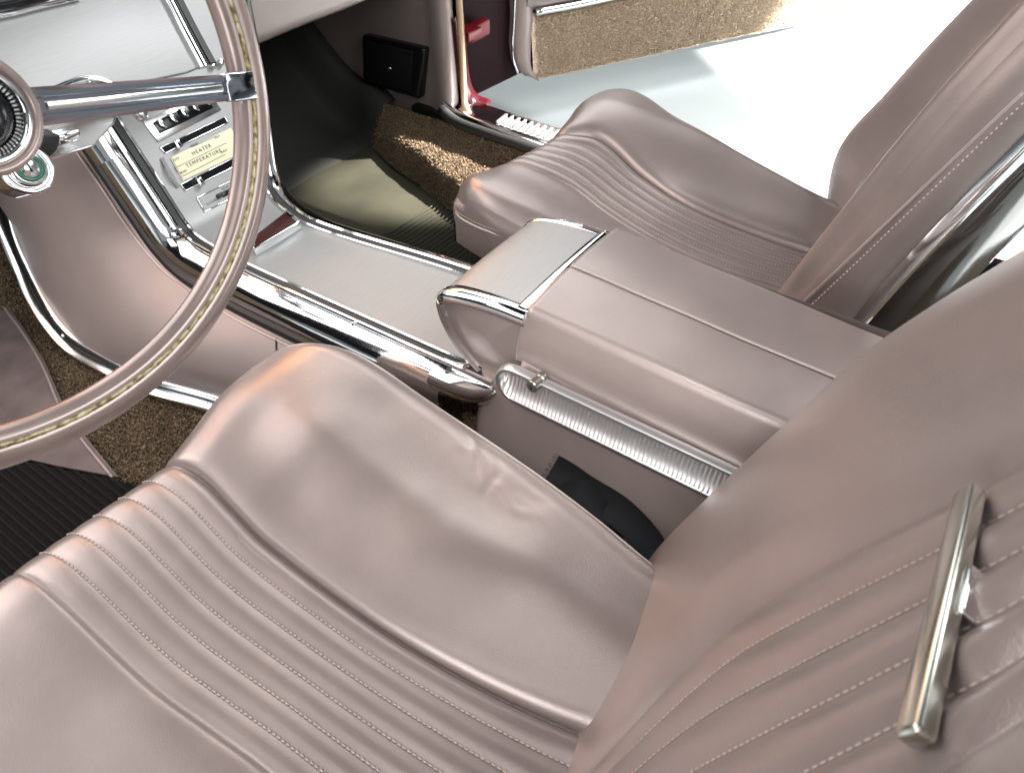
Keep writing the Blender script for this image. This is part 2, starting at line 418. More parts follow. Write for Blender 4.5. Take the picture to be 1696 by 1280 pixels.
for (x, y) in [(1.035, .25), (1.032, .5), (1.026, .7), (1.026, .8), (1.045, .86), (1.10, .882), (1.2, .862)]: pts.append(V((x-.003, y+.001, .505)))
tube(mb, pts, .0028, 90, 8); mb.build('welt', 'piping', pc)
st = MB(); stitches(st, [p+V((-.001, .001, .010)) for p in spline(pts, 60)], nrm=V((-1, 0, .3))); st.build('side_stitching', 'thread', pc, False)
mb = MB(); o = [(1.045, .1), (1.035, .5), (1.03, .78), (1.05, .84), (1.12, .86), (1.4, .84), (1.5, .80), (1.5, .1)]
slab(mb, [V((x, y, .30)) for x, y in o], (0, 0, 1), 0, .135, .01); mb.build('seat_base', 'black_rubber', ps)
# passenger backrest
pe = curve_z([PX(1320, 497, 1.09), PX(1400, 402, 1.10), PX(1500, 280, 1.10), PX(1600, 165, 1.10), PX(1696, 65, 1.10)])
pr = curve_z([PX(1393, 420, 1.56), PX(1398, 330, 1.56), PX(1415, 235, 1.57), PX(1500, 140, 1.56), PX(1560, 75, 1.55), PX(1635, 0, 1.54)])
pm0 = lambda z: pe(z).lerp(pr(z), .28)+V((0, -.015, 0)); pm1 = lambda z: pe(z).lerp(pr(z), .66)+V((0, -.03, 0))
pcols = [(0, lambda z: pe(z)), (.06, lambda z: pe(z).lerp(pr(z), .06)+V((0, .016, 0))), (.28, pm0), (.66, pm1), (.86, lambda z: pe(z).lerp(pr(z), .86)+V((0, .012, 0))), (1, pr)]
pb, pbpos = backrest(ps, pcols, (.44, 1.15), [.28+.38*i/6 for i in range(7)], .006, base=80, back=.13)
# inboard side boxing of the passenger backrest
sideB = curve_z([PX(1408, 545, 1.105), PX(1500, 430, 1.105), PX(1600, 325, 1.105), PX(1696, 228, 1.105)])
mb = MB(); rows = []
for i in range(90):
    z = .46+.66*i/89; a = pe(z); b = sideB(z); r = []
    b = V((1.088, b.y, b.z))
    for k in range(15):
        q = k/14; p = a.lerp(b, q); p.x -= .017*math.sin(math.pi*min(1, q*1.0))**.7; r.append(p)
    rows.append(r)
grid(mb, rows); sd = mb.build('side_boxing', 'vinyl', pb)
st = MB(); l = [PX(u, v, 1.074) for u, v in [(1345, 504), (1433, 421), (1528, 330), (1618, 244), (1700, 166)]]
stitches(st, l, step=.0075, ln=.004, r=.0011, nrm=V((-1, 0, 0)), lift=-.0005); st.build('boxing_stitching', 'thread', pb, False)
mb = MB(); tube(mb, [PX(u, v, 1.0765) for u, v in [(1331, 500), (1425, 411), (1520, 320), (1610, 234), (1696, 152)]], .0022, 80, 8); mb.build('welt', 'piping', pb)
# chrome strip and shell behind
mb = MB(); strip = [PX(u, v, 1.085) for u, v in [(1412, 545), (1500, 445), (1600, 340), (1696, 245), (1790, 150)]]
sweep(mb, strip, [(-.011, -.004), (-.011, .003), (-.004, .007), (.006, .007), (.012, .002), (.012, -.004)], V((-1, 0, 0)), 60); mb.build('side_moulding', 'chrome', ps, auto=50)
mb = MB(); rows = []
f1 = curve_z([PX(u, v, 1.09) for u, v in [(1422, 548), (1510, 450), (1610, 345), (1700, 255), (1790, 165)]])
f2 = curve_z([PX(u, v, 1.16) for u, v in [(1478, 592), (1560, 525), (1650, 425), (1720, 355), (1800, 265)]])
for i in range(60):
    z = .40+.72*i/59; a = f1(z); b = f2(z); r = []
    for k in range(21):
        q = k/20; p = a.lerp(b, q); p.x -= .030*math.sin(math.pi*q)**.8; r.append(p)
    for k in range(1, 8): r.append(b+V((.40*k/7, -.01*math.sin(k/7*math.pi), 0)))
    rows.append(r)
grid(mb, rows); mb.build('side_shell', 'shell', ps)

# ------------------------------------------------------------ centre console
cn = thing('center_console', 'long chrome-railed centre console with brushed tray and padded armrest between the seats', 'console', (.78, .8, .2))
RP, RN = V((.68, 1.34, .65)), V((0, -.87, .49)).normalized()
def RR(u, v, off=0): return PL(u, v, RP, RN, off)
# tray + ramp as one bent brushed sheet
def near(p): return interp([.5, .75, 1.0, 1.15, 1.3, 1.5], [.690, .683, .677, .677, .68, .68], p)
def far(p): return interp([.5, .75, .95, 1.13, 1.22, 1.35, 1.45], [.890, .876, .850, .838, .865, .94, .97], p)
prof_y = [(.50, .498), (.7, .497), (.9, .496), (1.08, .494), (1.17, .4955), (1.225, .500), (1.254, .510)]
t_ = V((0, .49, .87)).normalized()
def ramp_pt(d): q = RP+t_*d; return (q.y, q.z)
prof_y += [ramp_pt(d) for d in (-.14, -.10, -.06, 0, .06, .12, .2, .3)]
path = spline([V((0, y, z)) for y, z in prof_y], 120)
def tray_edge(p, fr):
    # widening of the ramp follows distance along the path
    xn = near(p.y) if p.y < 1.25 else .68
    L = max(0, (p.z-.50))
    xf = far(p.y) if p.z < .500 else .865+min(L, .5)*.55
    return xn if fr == 0 else xf
sm = []
xf_list = [tray_edge(p, 1) for p in path]
for i in range(len(path)):
    a = xf_list[max(0, i-6):i+7]; sm.append(sum(a)/len(a))
mb = MB(); grid(mb, [[V((tray_edge(p, 0)*(1-k/10)+sm[i]*k/10, p.y, p.z)) for k in range(11)] for i, p in enumerate(path)])
mb.build('tray_panel', 'brushed', cn)
nearpath = [V((tray_edge(p, 0), p.y, p.z)) for p in path]; farpath = [V((sm[i], p.y, p.z)) for i, p in enumerate(path)]
# local frames: tangent in yz, up = normal
def rail(name, pts, prof, mat, sgn, i0=0, i1=None, parent=cn, auto=35):
    mb = MB(); rows = []; pts = pts[i0:i1]
    for i, p in enumerate(pts):
        t = pts[min(i+1, len(pts)-1)]-pts[max(i-1, 0)]; t.normalize(); s = V((sgn, 0, 0)); s = (s-t*s.dot(t)).normalized()
        w = t.cross(s); w = w if w.z-w.y > 0 else -w
        rows.append([p+s*a+w*b for a, b in prof])
    grid(mb, rows, closed_u=True); m = len(prof); n = len(rows)
    mb.f.append(list(range(m))[::-1]); mb.f.append([(n-1)*m+k for k in range(m)])
    return mb.build(name, mat, parent, auto=auto)
bead = [(-.002, .0), (-.001, .005), (.002, .0065), (.005, .005), (.006, -.002)]
chan = [(.006, -.004), (.006, .002), (.018, .002), (.020, -.012), (.006, -.012)]
lip = [(.018, -.006), (.0185, .006), (.021, .0085), (.025, .0085), (.027, .006), (.028, -.006)]
roll = [(.0275, -.01), (.0275, .004), (.034, .003), (.046, -.005), (.056, -.018), (.062, -.034), (.063, -.050), (.058, -.056), (.05, -.050)]
gask = [(.056, -.050), (.060, -.054), (.066, -.060), (.067, -.073), (.055, -.075), (.05, -.06)]
nm = dict(near=nearpath, far=farpath)
rail('bead_moulding', nearpath, bead, 'chrome', -1); rail('tray_gasket', nearpath, chan, 'black_rubber', -1)
rail('rail_lip', nearpath, lip, 'chrome', -1); rail('side_rail', nearpath, roll, 'chrome', -1, 8); rail('rail_gasket', nearpath, gask, 'black_rubber', -1, 8)
rail('bead_moulding', farpath, bead, 'chrome', 1); rail('tray_gasket', farpath, chan, 'black_rubber', 1)
rail('side_rail', farpath, [(.018, -.006), (.0185, .004), (.022, .007), (.030, .006), (.042, 0), (.050, -.010), (.054, -.03), (.05, -.035), (.03, -.03)], 'chrome', 1)
# far flank, down to the tunnel
mb = MB(); rows = []
for i, p in enumerate([q for q in farpath if q.y < 1.23 and q.z < .52][::4]): rows.append([p+V((.05, 0, -.03)), p+V((.07, .01, -.10)), p+V((.10, .02, -.20)), V((p.x+.16, p.y+.02, .19))])
grid(mb, rows); mb.build('far_flank', 'mat_olive', cn)
# rounded rail corner under the nose
mb = MB(); cpts = [V((.640, .60, .492)), V((.642, .56, .492)), V((.654, .522, .491)), V((.680, .500, .489)), V((.74, .495, .487))]
sweep(mb, cpts, [(-.040, -.060), (-.042, -.034), (-.034, -.012), (-.018, .002), (-.004, .006), (.010, .006), (.016, -.004), (.010, -.03)], V((0, 0, 1)), 30)
rail_end = mb.build('rail_corner', 'chrome', cn, auto=50)
mb = MB(); cpts = [V((.668, .60, .499)), V((.672, .57, .499)), V((.690, .553, .499)), V((.74, .550, .499))]
sweep(mb, cpts, [(-.004, -.01), (-.004, .003), (0, .006), (.004, .003), (.004, -.01)], V((0, 0, 1)), 20); mb.build('bead_corner', 'chrome', cn)
# screws on the rail lip
for (u, v) in [(584, 535), (770, 612)]:
    mb = MB(); p = PZ(u, v, .503); cyl(mb, p, (0, 0, 1), [(0, .0022), (.002, .0022), (.0032, .001), (.0034, -.002)], 16); mb.build('screw', 'chrome_soft', cn)
# driver-side knee panel (flares outwards to the footwell)
def poly(l): return [f(u, v, w) for f, u, v, w in l]
topc = poly([(PZ, 60, 120, .74), (PZ, 130, 235, .64), (PZ, 175, 300, .56), (PZ, 225, 375, .48), (PZ, 280, 440, .435), (PZ, 330, 475, .425), (PZ, 400, 520, .420), (PZ, 470, 556, .418), (PZ, 560, 600, .415), (PZ, 700, 680, .41)])
botc = poly([(PZ, -60, 180, .50), (PZ, -10, 330, .38), (PZ, 20, 390, .33), (PZ, 60, 480, .27), (PZ, 130, 565, .235), (PZ, 185, 602, .23), (PZ, 250, 628, .23), (PZ, 350, 655, .23), (PZ, 470, 690, .23), (PZ, 640, 760, .23)])
A = spline(topc, 80); B = spline(botc, 80); mb = MB(); rows = []
for a, b in zip(A, B):
    r = []
    for k in range(21):
        q = k/20; p = a.lerp(b, q); p += V((-.030, -.02, .01))*math.sin(math.pi*q); r.append(p)
    rows.append(r)
grid(mb, rows); kp = mb.build('knee_panel', 'vinyl_flat', cn)
mb = MB(); tube(mb, [p+V((-.006, -.003, -.003)) for p in [a.lerp(b, .035) for a, b in zip(A, B)]], .0035, 80, 8); mb.build('welt', 'piping', kp)
mb = MB(); seam = [rows[0][0]]

def prj(p):
    q = p-CAM; d = q.dot(FW); return CX+FP*q.dot(RT)/d, CY-FP*q.dot(UP)/d
kpv = [(prj(p), p) for r in rows for p in r]
def near_px(u, v): return min(kpv, key=lambda k: (k[0][0]-u)**2+(k[0][1]-v)**2)[1]
mb = MB(); tube(mb, [near_px(461, v)+V((-.001, 0, .001)) for v in (558, 575, 592, 610)], .0013, 20, 6); mb.build('panel_joint', 'black_rubber', kp)
mb = MB(); low = poly([(PZ, -20, 180, .50), (PZ, 8, 350, .37), (PZ, 45, 450, .29), (PZ, 82, 520, .25), (PZ, 125, 568, .225), (PZ, 185, 602, .222), (PZ, 250, 632, .222), (PZ, 350, 660, .222), (PZ, 470, 700, .222)])
def kpup(t): return V((-.75, -.35, .55))
sweep(mb, [p+V((-.010, -.006, 0)) for p in low], [(-.024, -.003), (-.022, .004), (-.014, .0075), (-.003, .004), (.008, .004), (.015, .010), (.0205, .005), (.022, -.003)], V((-.6, -.35, .7)), 100, side=1)
mb.build('lower_moulding', 'chrome_band', cn, auto=60)
mb = MB(); p = PL(103, 556, V(poly([(PZ, 103, 556, .238)])[0]), V((-.6, -.35, .7))); cyl(mb, p+V((-.6, -.35, .7))*-.001, (-.6, -.35, .7), [(0, .0025), (.003, .002), (.0045, 0)], 16); mb.build('screw', 'chrome_soft', cn)
# bin body: vinyl box under the armrest
mb = MB(); rows = []
for i in range(41):
    y = -.22+.725*i/40; r = []
    for (x, z) in [(.690, .585), (.672, .578), (.667, .560), (.667, .50), (.655, .44), (.640, .36), (.635, .22)]: r.append(V((x, y, z)))
    rows.append(r)
rows2 = [spline(r, 24) for r in rows]
# rounded front corner
front = []
for k in range(1, 9):
    a = k/8*math.pi/2; front.append([p+V((.05*(1-math.cos(a)), .035*math.sin(a), 0)) for p in rows2[-1]])
front.append([V((.95, p.y, p.z)) for p in front[-1]])
sel = [[p if p.z < .52 or p.y < .445 else V((p.x, .445, p.z)) for p in r] for r in rows2+front]
grid(mb, sel); mb.build('bin_side', 'vinyl', cn)
mb = MB(); rows = [[V((.93, y, z)) for z in (.2, .66)] for y in (-.2, .5)]; grid(mb, rows); slab(mb, [V((.90, -.22, .2)), V((.95, -.22, .2)), V((.97, .46, .2)), (.92, .46, .2)], (0, 0, 1), 0, .44, .01); mb.build('bin_far_side', 'vinyl', cn)
# armrest pad
tc = [PZ(870, 512, .660), PZ(1018, 373, .660)]
def arx(y, s): # left and right edges
    l = interp([-.2, .04, .45], [.664, .673, .684], y); r = interp([-.2, .0, .45], [.895, .915, .957], y); return l+(r-l)*s
S = sampler(30, [(0, .12, 12), (1, .12, 12), (.43, .02, 8)]); yb_, yf_ = -.16, .453; T = sampler(60, [(1, .05, 10), (0, .12, 10)])
def arm(s, t):
    y = yb_+(yf_-yb_)*t; x = arx(y, s); w = arx(y, 1)-arx(y, 0); dx = min(s, 1-s)*w; dy = min(yf_-y, (y-yb_)); z = .662+.010*math.sin(math.pi*s)+.0015*NZ.noise(V((x*9, y*9, 0)))
    r = .013; d = min(dx, dy)
    if dx < r and dy < r: d = r-math.hypot(r-dx, r-dy)
    if d < r: z -= r*(1-math.sqrt(max(0, 1-(1-max(0, d)/r)**2)))
    if t < .3: z -= .05*(1-t/.3)**2
    q = (s-.43)*w; z -= .0035*math.exp(-(q/.003)**2)
    return V((x, y, z))
rows = []
for t in T:
    row = [arm(s, t) for s in S]; a, b = row[0], row[-1]
    ls = [V((a.x-.003*math.sin(math.pi*k/8)-.012*k/8, a.y, a.z-(a.z-.571)*k/8)) for k in range(8, 0, -1)]; rs = [V((b.x+.008*math.sin(math.pi*k/8), b.y, b.z+(.571-b.z)*k/8)) for k in range(1, 9)]
    rows.append(ls+row+rs)
last = rows[-1]; rows += [[V((p.x, p.y+.006*math.sin(math.pi*k/5)-.004*k/5, p.z+(.571-p.z)*k/5)) for p in last] for k in range(1, 6)]
mb = MB(); grid(mb, rows); ar = mb.build('armrest_pad', 'vinyl', cn)
mb = MB(); tube(mb, [arm(.43, t)+V((0, 0, .0042)) for t in [i/60*.965+.02 for i in range(61)]], .0022, 90, 8); mb.build('welt', 'piping', ar)
# nose below the pad
nose = [(.452, .648), (.50, .645), (.55, .638), (.59, .629), (.608, .617), (.612, .600), (.604, .570), (.585, .540), (.555, .512), (.520, .490), (.485, .480), (.440, .478)]
NP = spline([V((0, y, z)) for y, z in nose], 60)+[V((0, .449, z)) for z in (.49, .53, .58, .62, .645)]
cyy, czz = .515, .575
mb = MB(); rows = []
for (x, k) in [(.690, .965), (.682, .975), (.678, .985), (.677, .995), (.680, 1.0), (.70, 1.0), (.80, 1.005), (.90, 1.0), (.935, 1.0), (.94, .985)]:
    rows.append([V((x+(.0 if 1 else 0), cyy+(p.y-cyy)*k, czz+(p.z-czz)*k)) for p in NP])
# bulge of the near cheek
cheek = []
for k in range(1, 12):
    q = k/11; cheek.append([V((.690-.0-.010*math.sin(math.pi/2*q), cyy+(p.y-cyy)*.965*(1-q), czz+(p.z-czz)*.965*(1-q))) for p in NP])
grid(mb, cheek[::-1]+rows, True); ns = mb.build('nose_body', 'vinyl', cn)
# chrome rim along the top of the cheek, both sides, and across
def topline(x, off): return [V((x, y, z+off)) for y, z in [(.447, .650), (.50, .6475), (.55, .6405), (.588, .631), (.607, .618), (.612, .602), (.606, .580)]]
mb = MB(); sweep(mb, topline(.689, -.004), [(-.015, -.016), (-.0185, -.004), (-.0155, .006), (-.006, .0105), (.008, .010), (.0145, .004), (.014, -.008)], V((0, 0, 1)), 50, scale=lambda t: 1-.55*sstep(.72, 1, t), side=-1, ups=lambda t: V((0, .8*sstep(.55, .95, t), 1))); mb.build('nose_moulding', 'chrome', cn, auto=60)
mb = MB(); sweep(mb, topline(.934, -.002), [(-.008, -.010), (-.008, .004), (-.003, .008), (.006, .008), (.010, .002), (.010, -.010)], V((0, 0, 1)), 50, ups=lambda t: V((0, .8*sstep(.55, .95, t), 1))); mb.build('nose_moulding', 'chrome', cn, auto=60)
mb = MB(); rows = []
for y, z in [(.448, .657), (.456, .6585), (.462, .6585), (.467, .656)]: rows.append([V((.69+.245*k/10, y, z+.0035*math.sin(math.pi*k/10))) for k in range(11)])
grid(mb, rows); mb.build('nose_crossbar', 'chrome', cn)
mb = MB(); rows = []
for i in range(31):
    y = .466+.142*i/30; z = interp([.46, .52, .57, .595, .610], [.6545, .6505, .643, .634, .620], y); rows.append([V((.700+.226*k/12, y, z+.0035*math.sin(math.pi*k/12))) for k in range(13)])
grid(mb, rows); mb.build('nose_plate', 'brushed', cn)
# fluted strip in a pill-shaped chrome bezel on the near side
X0 = .655
def pill(x, y0, y1, z0, z1, n=14):
    r = (z1-z0)/2; zc = (z0+z1)/2; pts = []
    for k in range(n+1):
        a = -math.pi/2+math.pi*k/n; pts.append(V((x, y1-r+r*math.cos(a), zc+r*math.sin(a))))
    pts += [V((x, y1-r-(y1-r-y0)*k/20, z1)) for k in range(1, 21)]
    for k in range(1, n): a = math.pi/2+math.pi*k/n; pts.append(V((x, y0+r*math.cos(a), zc+r*math.sin(a))))
    pts += [V((x, y0+(y1-r-y0)*k/20, z0)) for k in range(0, 20)]
    return pts
zlo, zhi = .506, .570
mb = MB(); pp = pill(X0, -.15, .475, zlo+.003, zhi-.003)
sweep(mb, pp, [(-.006, -.006), (-.006, .002), (-.003, .007), (.002, .007), (.0055, .002), (.006, -.006)], V((-1, 0, 0)), closed=True, raw=True); fb = mb.build('strip_bezel', 'flute', cn, auto=50)
mb = MB(); rows = []; nfl = 92; y0, y1 = -.14, .470; n = nfl*8
for i in range(n+1):
    y = y0+(y1-y0)*i/n; ph = (i % 8)/8; dep = .0030*(abs(math.sin(math.pi*ph))**.7)
    half = .0265; zc = (zlo+zhi)/2; e = y1-y
    if e < half: half = math.sqrt(max(1e-8, half*half-(half-e)**2))
    rows.append([V((X0+.009-.004*((k-5)/5)**2*0-dep-.006*abs((k-5)/5)**3+.0075*((k-5)/5), y, zc+half*(k-5)/5)) for k in range(11)])
grid(mb, rows); mb.build('fluted_strip', 'flute', cn)
mb = MB(); lp = PX(884, 638, X0-.012)
lax = V((-1, .12, .12)); cyl(mb, lp, lax, [(0, .006), (.0085, .006), (.0098, .0045), (.0098, -.012), (.0115, -.014), (.0115, -.022)], 32); lk = mb.build('lock_cylinder', 'steel', cn, auto=40)
mb = MB(); rbox(mb, lp+lax.normalized()*.0063, (0, .3, .95), (0, .95, -.3), lax.normalized(), .0042, .0011, .0006); mb.build('key_slot', 'black_gloss', lk)
# dark foot where nose meets rail
mb = MB(); slab(mb, [V((.665, .515, .45)), V((.664, .46, .45)), V((.70, .46, .45)), V((.70, .53, .45))], (0, 0, 1), 0, .036, .006); mb.build('nose_foot', 'black_gloss', cn)
# ---- instruments on the ramp
def slabR(px, lo, hi, name, mat, parent=cn, bev=.0008, auto=40):
    mb = MB(); slab(mb, [RR(u, v) for u, v in px], RN, lo, hi, bev, 2); return mb.build(name, mat, parent, auto=auto)
def frameR(px, w, lo, hi, name, mat, parent=cn):
    pts = [RR(u, v) for u, v in px]; mb = MB(); k = len(pts); c = sum(pts, V())/k
    for i in range(k):
        a, b = pts[i], pts[(i+1) % k]; t = (b-a).normalized(); s = RN.cross(t).normalized()
        if (c-a).dot(s) < 0: s = -s
        slab(mb, [a-t*0, b+t*0, b+s*w-t*w, a+s*w+t*w], RN, lo, hi, .0006, 2)
    return mb.build(name, mat, parent, auto=40)
# radio push buttons
rad = [(238, 205), (262, 236), (362, 184), (338, 152)]
slabR([(236, 203), (261, 236), (366, 183), (342, 150)], .001, .004, 'radio_bezel', 'chrome_soft')
rw = slabR([(251, 205), (263, 223), (352, 180), (340, 161)], .0035, .0052, 'button_well', 'black_gloss')
for i in range(5):
    u = 266+i*18.0; v = 207-i*9.4; a = RR(u, v, .005)
    mb = MB(); ux = V((1, 0, 0)); uy = (RR(u, v-8)-RR(u, v)).normalized(); uy = (uy-RN*uy.dot(RN)).normalized(); ux = uy.cross(RN).normalized()
    rbox(mb, a+RN*.005, ux, t_, RN, .0058, .0075, .006, .002); mb.build('push_button', 'chrome', rw, auto=40)
# slider slots, plate
def slot(px, name): 
    f = frameR(px, .0016, .001, .0035, name, 'chrome'); mb = MB(); slab(mb, [RR(u, v) for u, v in px], RN, .0008, .0018, 0); mb.build('slot_well', 'black_gloss', f, False); return f
s1 = slot([(264, 245), (273, 255), (378, 204), (371, 194)], 'slider_slot')
s2 = slot([(298, 306), (306, 317), (412, 265), (404, 253)], 'slider_slot')
for s_, (u, v) in ((s1, (294, 240)), (s2, (331, 302))):
    mb = MB(); a = RR(u, v, .008); rbox(mb, a, (1, 0, 0), t_, RN, .0058, .0085, .0075, .002); mb.build('slider_lever', 'chrome', s_, auto=40)
lab = slabR([(281, 262), (302, 300), (403, 252), (382, 212)], .001, .0022, 'label_plate', 'cream')
mb = MB(); rows = []
for k in range(13):
    q = k/12; a = RR(262+34*q, 254+60*q, .002+.010*math.sin(math.pi*q)); rows.append([a+V((-.004, 0, 0)), a+V((.004, 0, 0))+RN*.003])
    
for k in range(28):
    q = k/27; a = RR(268+27*q, 262+48*q, .002+.009*math.sin(math.pi*q)); rbox(mb, a, (1, 0, 0), t_, RN, .0038, .0009, .0012)
mb.build('thumb_wheel', 'chrome_soft', cn, False)
ex = V((1, 0, 0)); 
def text(s, uv, size, parent, off=.0026, mat='print_ink', name='lettering', ext=.0002, rot=None):
    cu = bpy.data.curves.new(name, 'FONT'); cu.body = s; cu.size = size; cu.extrude = ext; cu.align_x = 'CENTER'; cu.align_y = 'CENTER'; cu.space_character = 1.35
    tmp = bpy.data.objects.new('t', cu); C.objects.link(tmp); bpy.context.view_layer.update()
    me = bpy.data.meshes.new_from_object(tmp); bpy.data.objects.remove(tmp)
    p = RR(*uv, off); X, Y, Zn = rot if rot else (ex, t_, RN)
    for v in me.vertices: v.co = p+X*v.co.x+Y*v.co.y+Zn*v.co.z
    me.name = name
    return link(name, me, mat, parent, False)
text('HEATER', (334, 248), .0105, lab); text('TEMPERATURE', (338, 262), .0105, lab)

text('HEAT', (322, 240), .0066, lab); text('DEF', (360, 227), .0066, lab); text('OFF', (292, 264), .0066, lab); text('MAX', (371, 251), .0066, lab); text('MIN', (304, 285), .0066, lab)
text('FAN', (291, 281), .005, lab, rot=(t_*-1, ex, RN))
mb = MB()
def strokeR(a, b, w=.0005):
    p, q = RR(*a, .0024), RR(*b, .0024); t = (q-p).normalized(); s = RN.cross(t); mb.add([p-s*w, q-s*w, q+s*w, p+s*w], [[0, 1, 2, 3]])
for a, b in (((283, 260), (303, 297)), ((293, 277), (375, 237)), ((318, 244), (358, 226)), ((303, 292), (373, 256))): strokeR(a, b)
mb.build('printed_lines', 'print_ink', lab, False)
# rear vent switch plate
pl = frameR([(325, 328), (338, 352), (420, 312), (407, 287)], .0022, .001, .0035, 'switch_frame', 'chrome')
mb = MB(); slab(mb, [RR(u, v) for u, v in [(326, 328), (339, 351), (419, 312), (406, 288)]], RN, .0006, .0016, 0); mb.build('switch_plate', 'brushed', pl, False)
text('REAR LEVEL', (381, 307), .0062, pl, .002); text('CLOSED', (352, 334), .0062, pl, .002); text('OPEN', (408, 305), .0062, pl, .002)
slabR([(364, 320), (369, 328), (396, 314), (391, 306)], .0014, .0022, 'switch_slot', 'black_gloss', pl)
mb = MB(); rbox(mb, RR(364, 324, .005), (1, 0, 0), t_, RN, .0062, .0045, .0055, .0018); mb.build('switch_knob', 'black_rubber', pl)
# red courtesy lens at the foot of the ramp
TP = V((0, 0, .4975))
def TT(u, v): return PL(u, v, TP, (0, 0, 1))
q = [PZ(413, 402, .515), PZ(422, 416, .515), PZ(496, 371, .515), PZ(472, 351, .515)]
q = [PZ(412, 398, .512), PZ(421, 412, .512), PZ(497, 366, .512), PZ(474, 350, .512)]
mb = MB(); slab(mb, q, (0, 0, 1), -.018, .0, .0015, 2); lf = mb.build('lens_frame', 'chrome', cn, auto=40)
c = sum(q, V())/4; mb = MB(); slab(mb, [c+(p-c)*.86+(p-c).normalized()*.001 for p in q], (0, 0, 1), -.004, .0022, .0012, 2); mb.build('courtesy_lens', 'red_lens', lf, auto=40)

# ------------------------------------------------------------ steering wheel
HUB = CAM+ray(-42, 190)*(.185*1200/447); QW = .88
best = None
for tilt in range(15, 60, 3):
    a = math.radians(tilt); n = V((0, -math.cos(a), math.sin(a)))
    for dep in (0, .018, .035, .053):
        pts = [PL(u, v, HUB-n*dep, n) for u, v in [(393, 0), (403, 100), (406, 180), (400, 260), (368, 420), (320, 540), (270, 610), (200, 665), (100, 705), (0, 721)]]
        X = V((1, 0, 0)); Y = n.cross(X)
        # least-squares circle
        A_ = [(2*p.dot(X), 2*p.dot(Y), 1, p.dot(X)**2+p.dot(Y)**2) for p in pts]
        import numpy as np
        Am = np.array([r[:3] for r in A_]); bm_ = np.array([r[3] for r in A_]); sol, res, *_ = np.linalg.lstsq(Am, bm_, rcond=None)
        r = math.sqrt(sol[2]+sol[0]**2+sol[1]**2); pr = CAM; 
        cen = X*sol[0]+Y*sol[1]+n*((HUB-n*dep).dot(n)); err = float(np.sqrt(np.mean((Am@sol-bm_)**2)))/r
        off = (cen-(HUB-n*dep)).length; score = err*4+off*.5
        if best is None or score < best[0]: best = (score, tilt, dep, cen, r, n, err, off)
_, tilt, dep, WC, WR, WN, e1, e2 = best
print('WHEEL tilt', tilt, 'dep', dep, 'c', WC, 'r', WR, 'err', e1, 'off', e2)
WX = V((1, 0, 0)); WY = WN.cross(WX).normalized()
sw = thing('steering_wheel', 'thin taupe steering wheel with worn gold inlay and a chrome spoke', 'steering wheel', WC)
def wp(a, r=None, h=0): r = WR if r is None else r; return WC+WX*(r*math.cos(a))+WY*(r*math.sin(a))+WN*h
mb = MB(); rows = []
for i in range(200):
    a = 2*math.pi*i/200; c = wp(a); rd = (c-WC).normalized(); r = []
    for k in range(32):
        b = 2*math.pi*k/32; rr = .0185*QW; h = math.sin(b)*.95*rr; w = math.cos(b)*rr*1.08
        # groove on the driver-facing side, finger ridges below
        g = .0035*QW*math.exp(-((b-math.pi*.60)/.13)**2); grip = .0010*math.sin(i*1.0)*(1 if b > math.pi else 0)
        s_ = 1-g/rr; r.append(c+rd*(w*s_)+WN*(h*s_))
    rows.append(r)
grid(mb, rows, True, True); rim = mb.build('rim', 'rim_paint', sw)
mb = MB(); rows = []
for i in range(500):
    a = 2*math.pi*i/500; c = wp(a); rd = (c-WC).normalized(); b = math.pi*.60; rr = (.0185-.0022)*QW; c = c+rd*(math.cos(b)*rr*1.08)+WN*(math.sin(b)*.95*rr)
    w_ = .0024*(1+.25*NZ.noise(V((a*40, 0, 0)))); rows.append([c+rd*x*w_+WN*y*.0012*(1+.6*NZ.noise(V((a*60, y, x)))) for x, y in ((-1, 0), (-.6, .9), (0, 1.2), (.6, .9), (1, 0))])
grid(mb, rows, False, True); mb.build('rim_inlay', 'worn_gold', rim)
HT = .031  # the hub stands towards the driver
HP = PL(-42, 190, WC+WN*HT, WN)
sA, sB = PL(55, 178, WC+WN*.0105, WN), PL(412, 142, WC+WN*.0105, WN)
sx = (sB-sA).normalized(); sy = WN.cross(sx).normalized()
mb = MB(); rows = []
prof = [(-.0135, -.010), (-.0135, .000), (-.0105, .0035), (-.0065, .0035), (-.0055, .000), (.0055, .000), (.0065, .0035), (.0105, .0035), (.0135, .000), (.0135, -.010)]
Ls = (sB-sA).length
for i in range(31):
    t = i/30; c = sA-sx*.04*(1-t)+(sB-sA)*t; k = 1.22-.32*t
    fl = 1-sstep(.86, .90, t); rows.append([c+sy*(a*k*QW)+WN*QW*(b if (abs(a) > .006 or fl > .5) else .0035) for a, b in prof])
grid(mb, rows, True); m = len(prof); mb.f.append(list(range(m))[::-1]); mb.f.append([30*m+k for k in range(m)]); spk = mb.build('spoke', 'dark_chrome', sw, auto=30)
mb = MB(); rbox(mb, sA.lerp(sB, .45)+WN*.0014, sx, sy, WN, Ls*.40, .0031, .0012, .001); mb.build('spoke_inset', 'chrome_soft', spk, auto=30)
mb = MB(); rbox(mb, sB-sx*.0105, sx, sy, WN, .015, .0122, .0050, .0015); mb.build('spoke_end', 'dark_chrome', spk, auto=30)
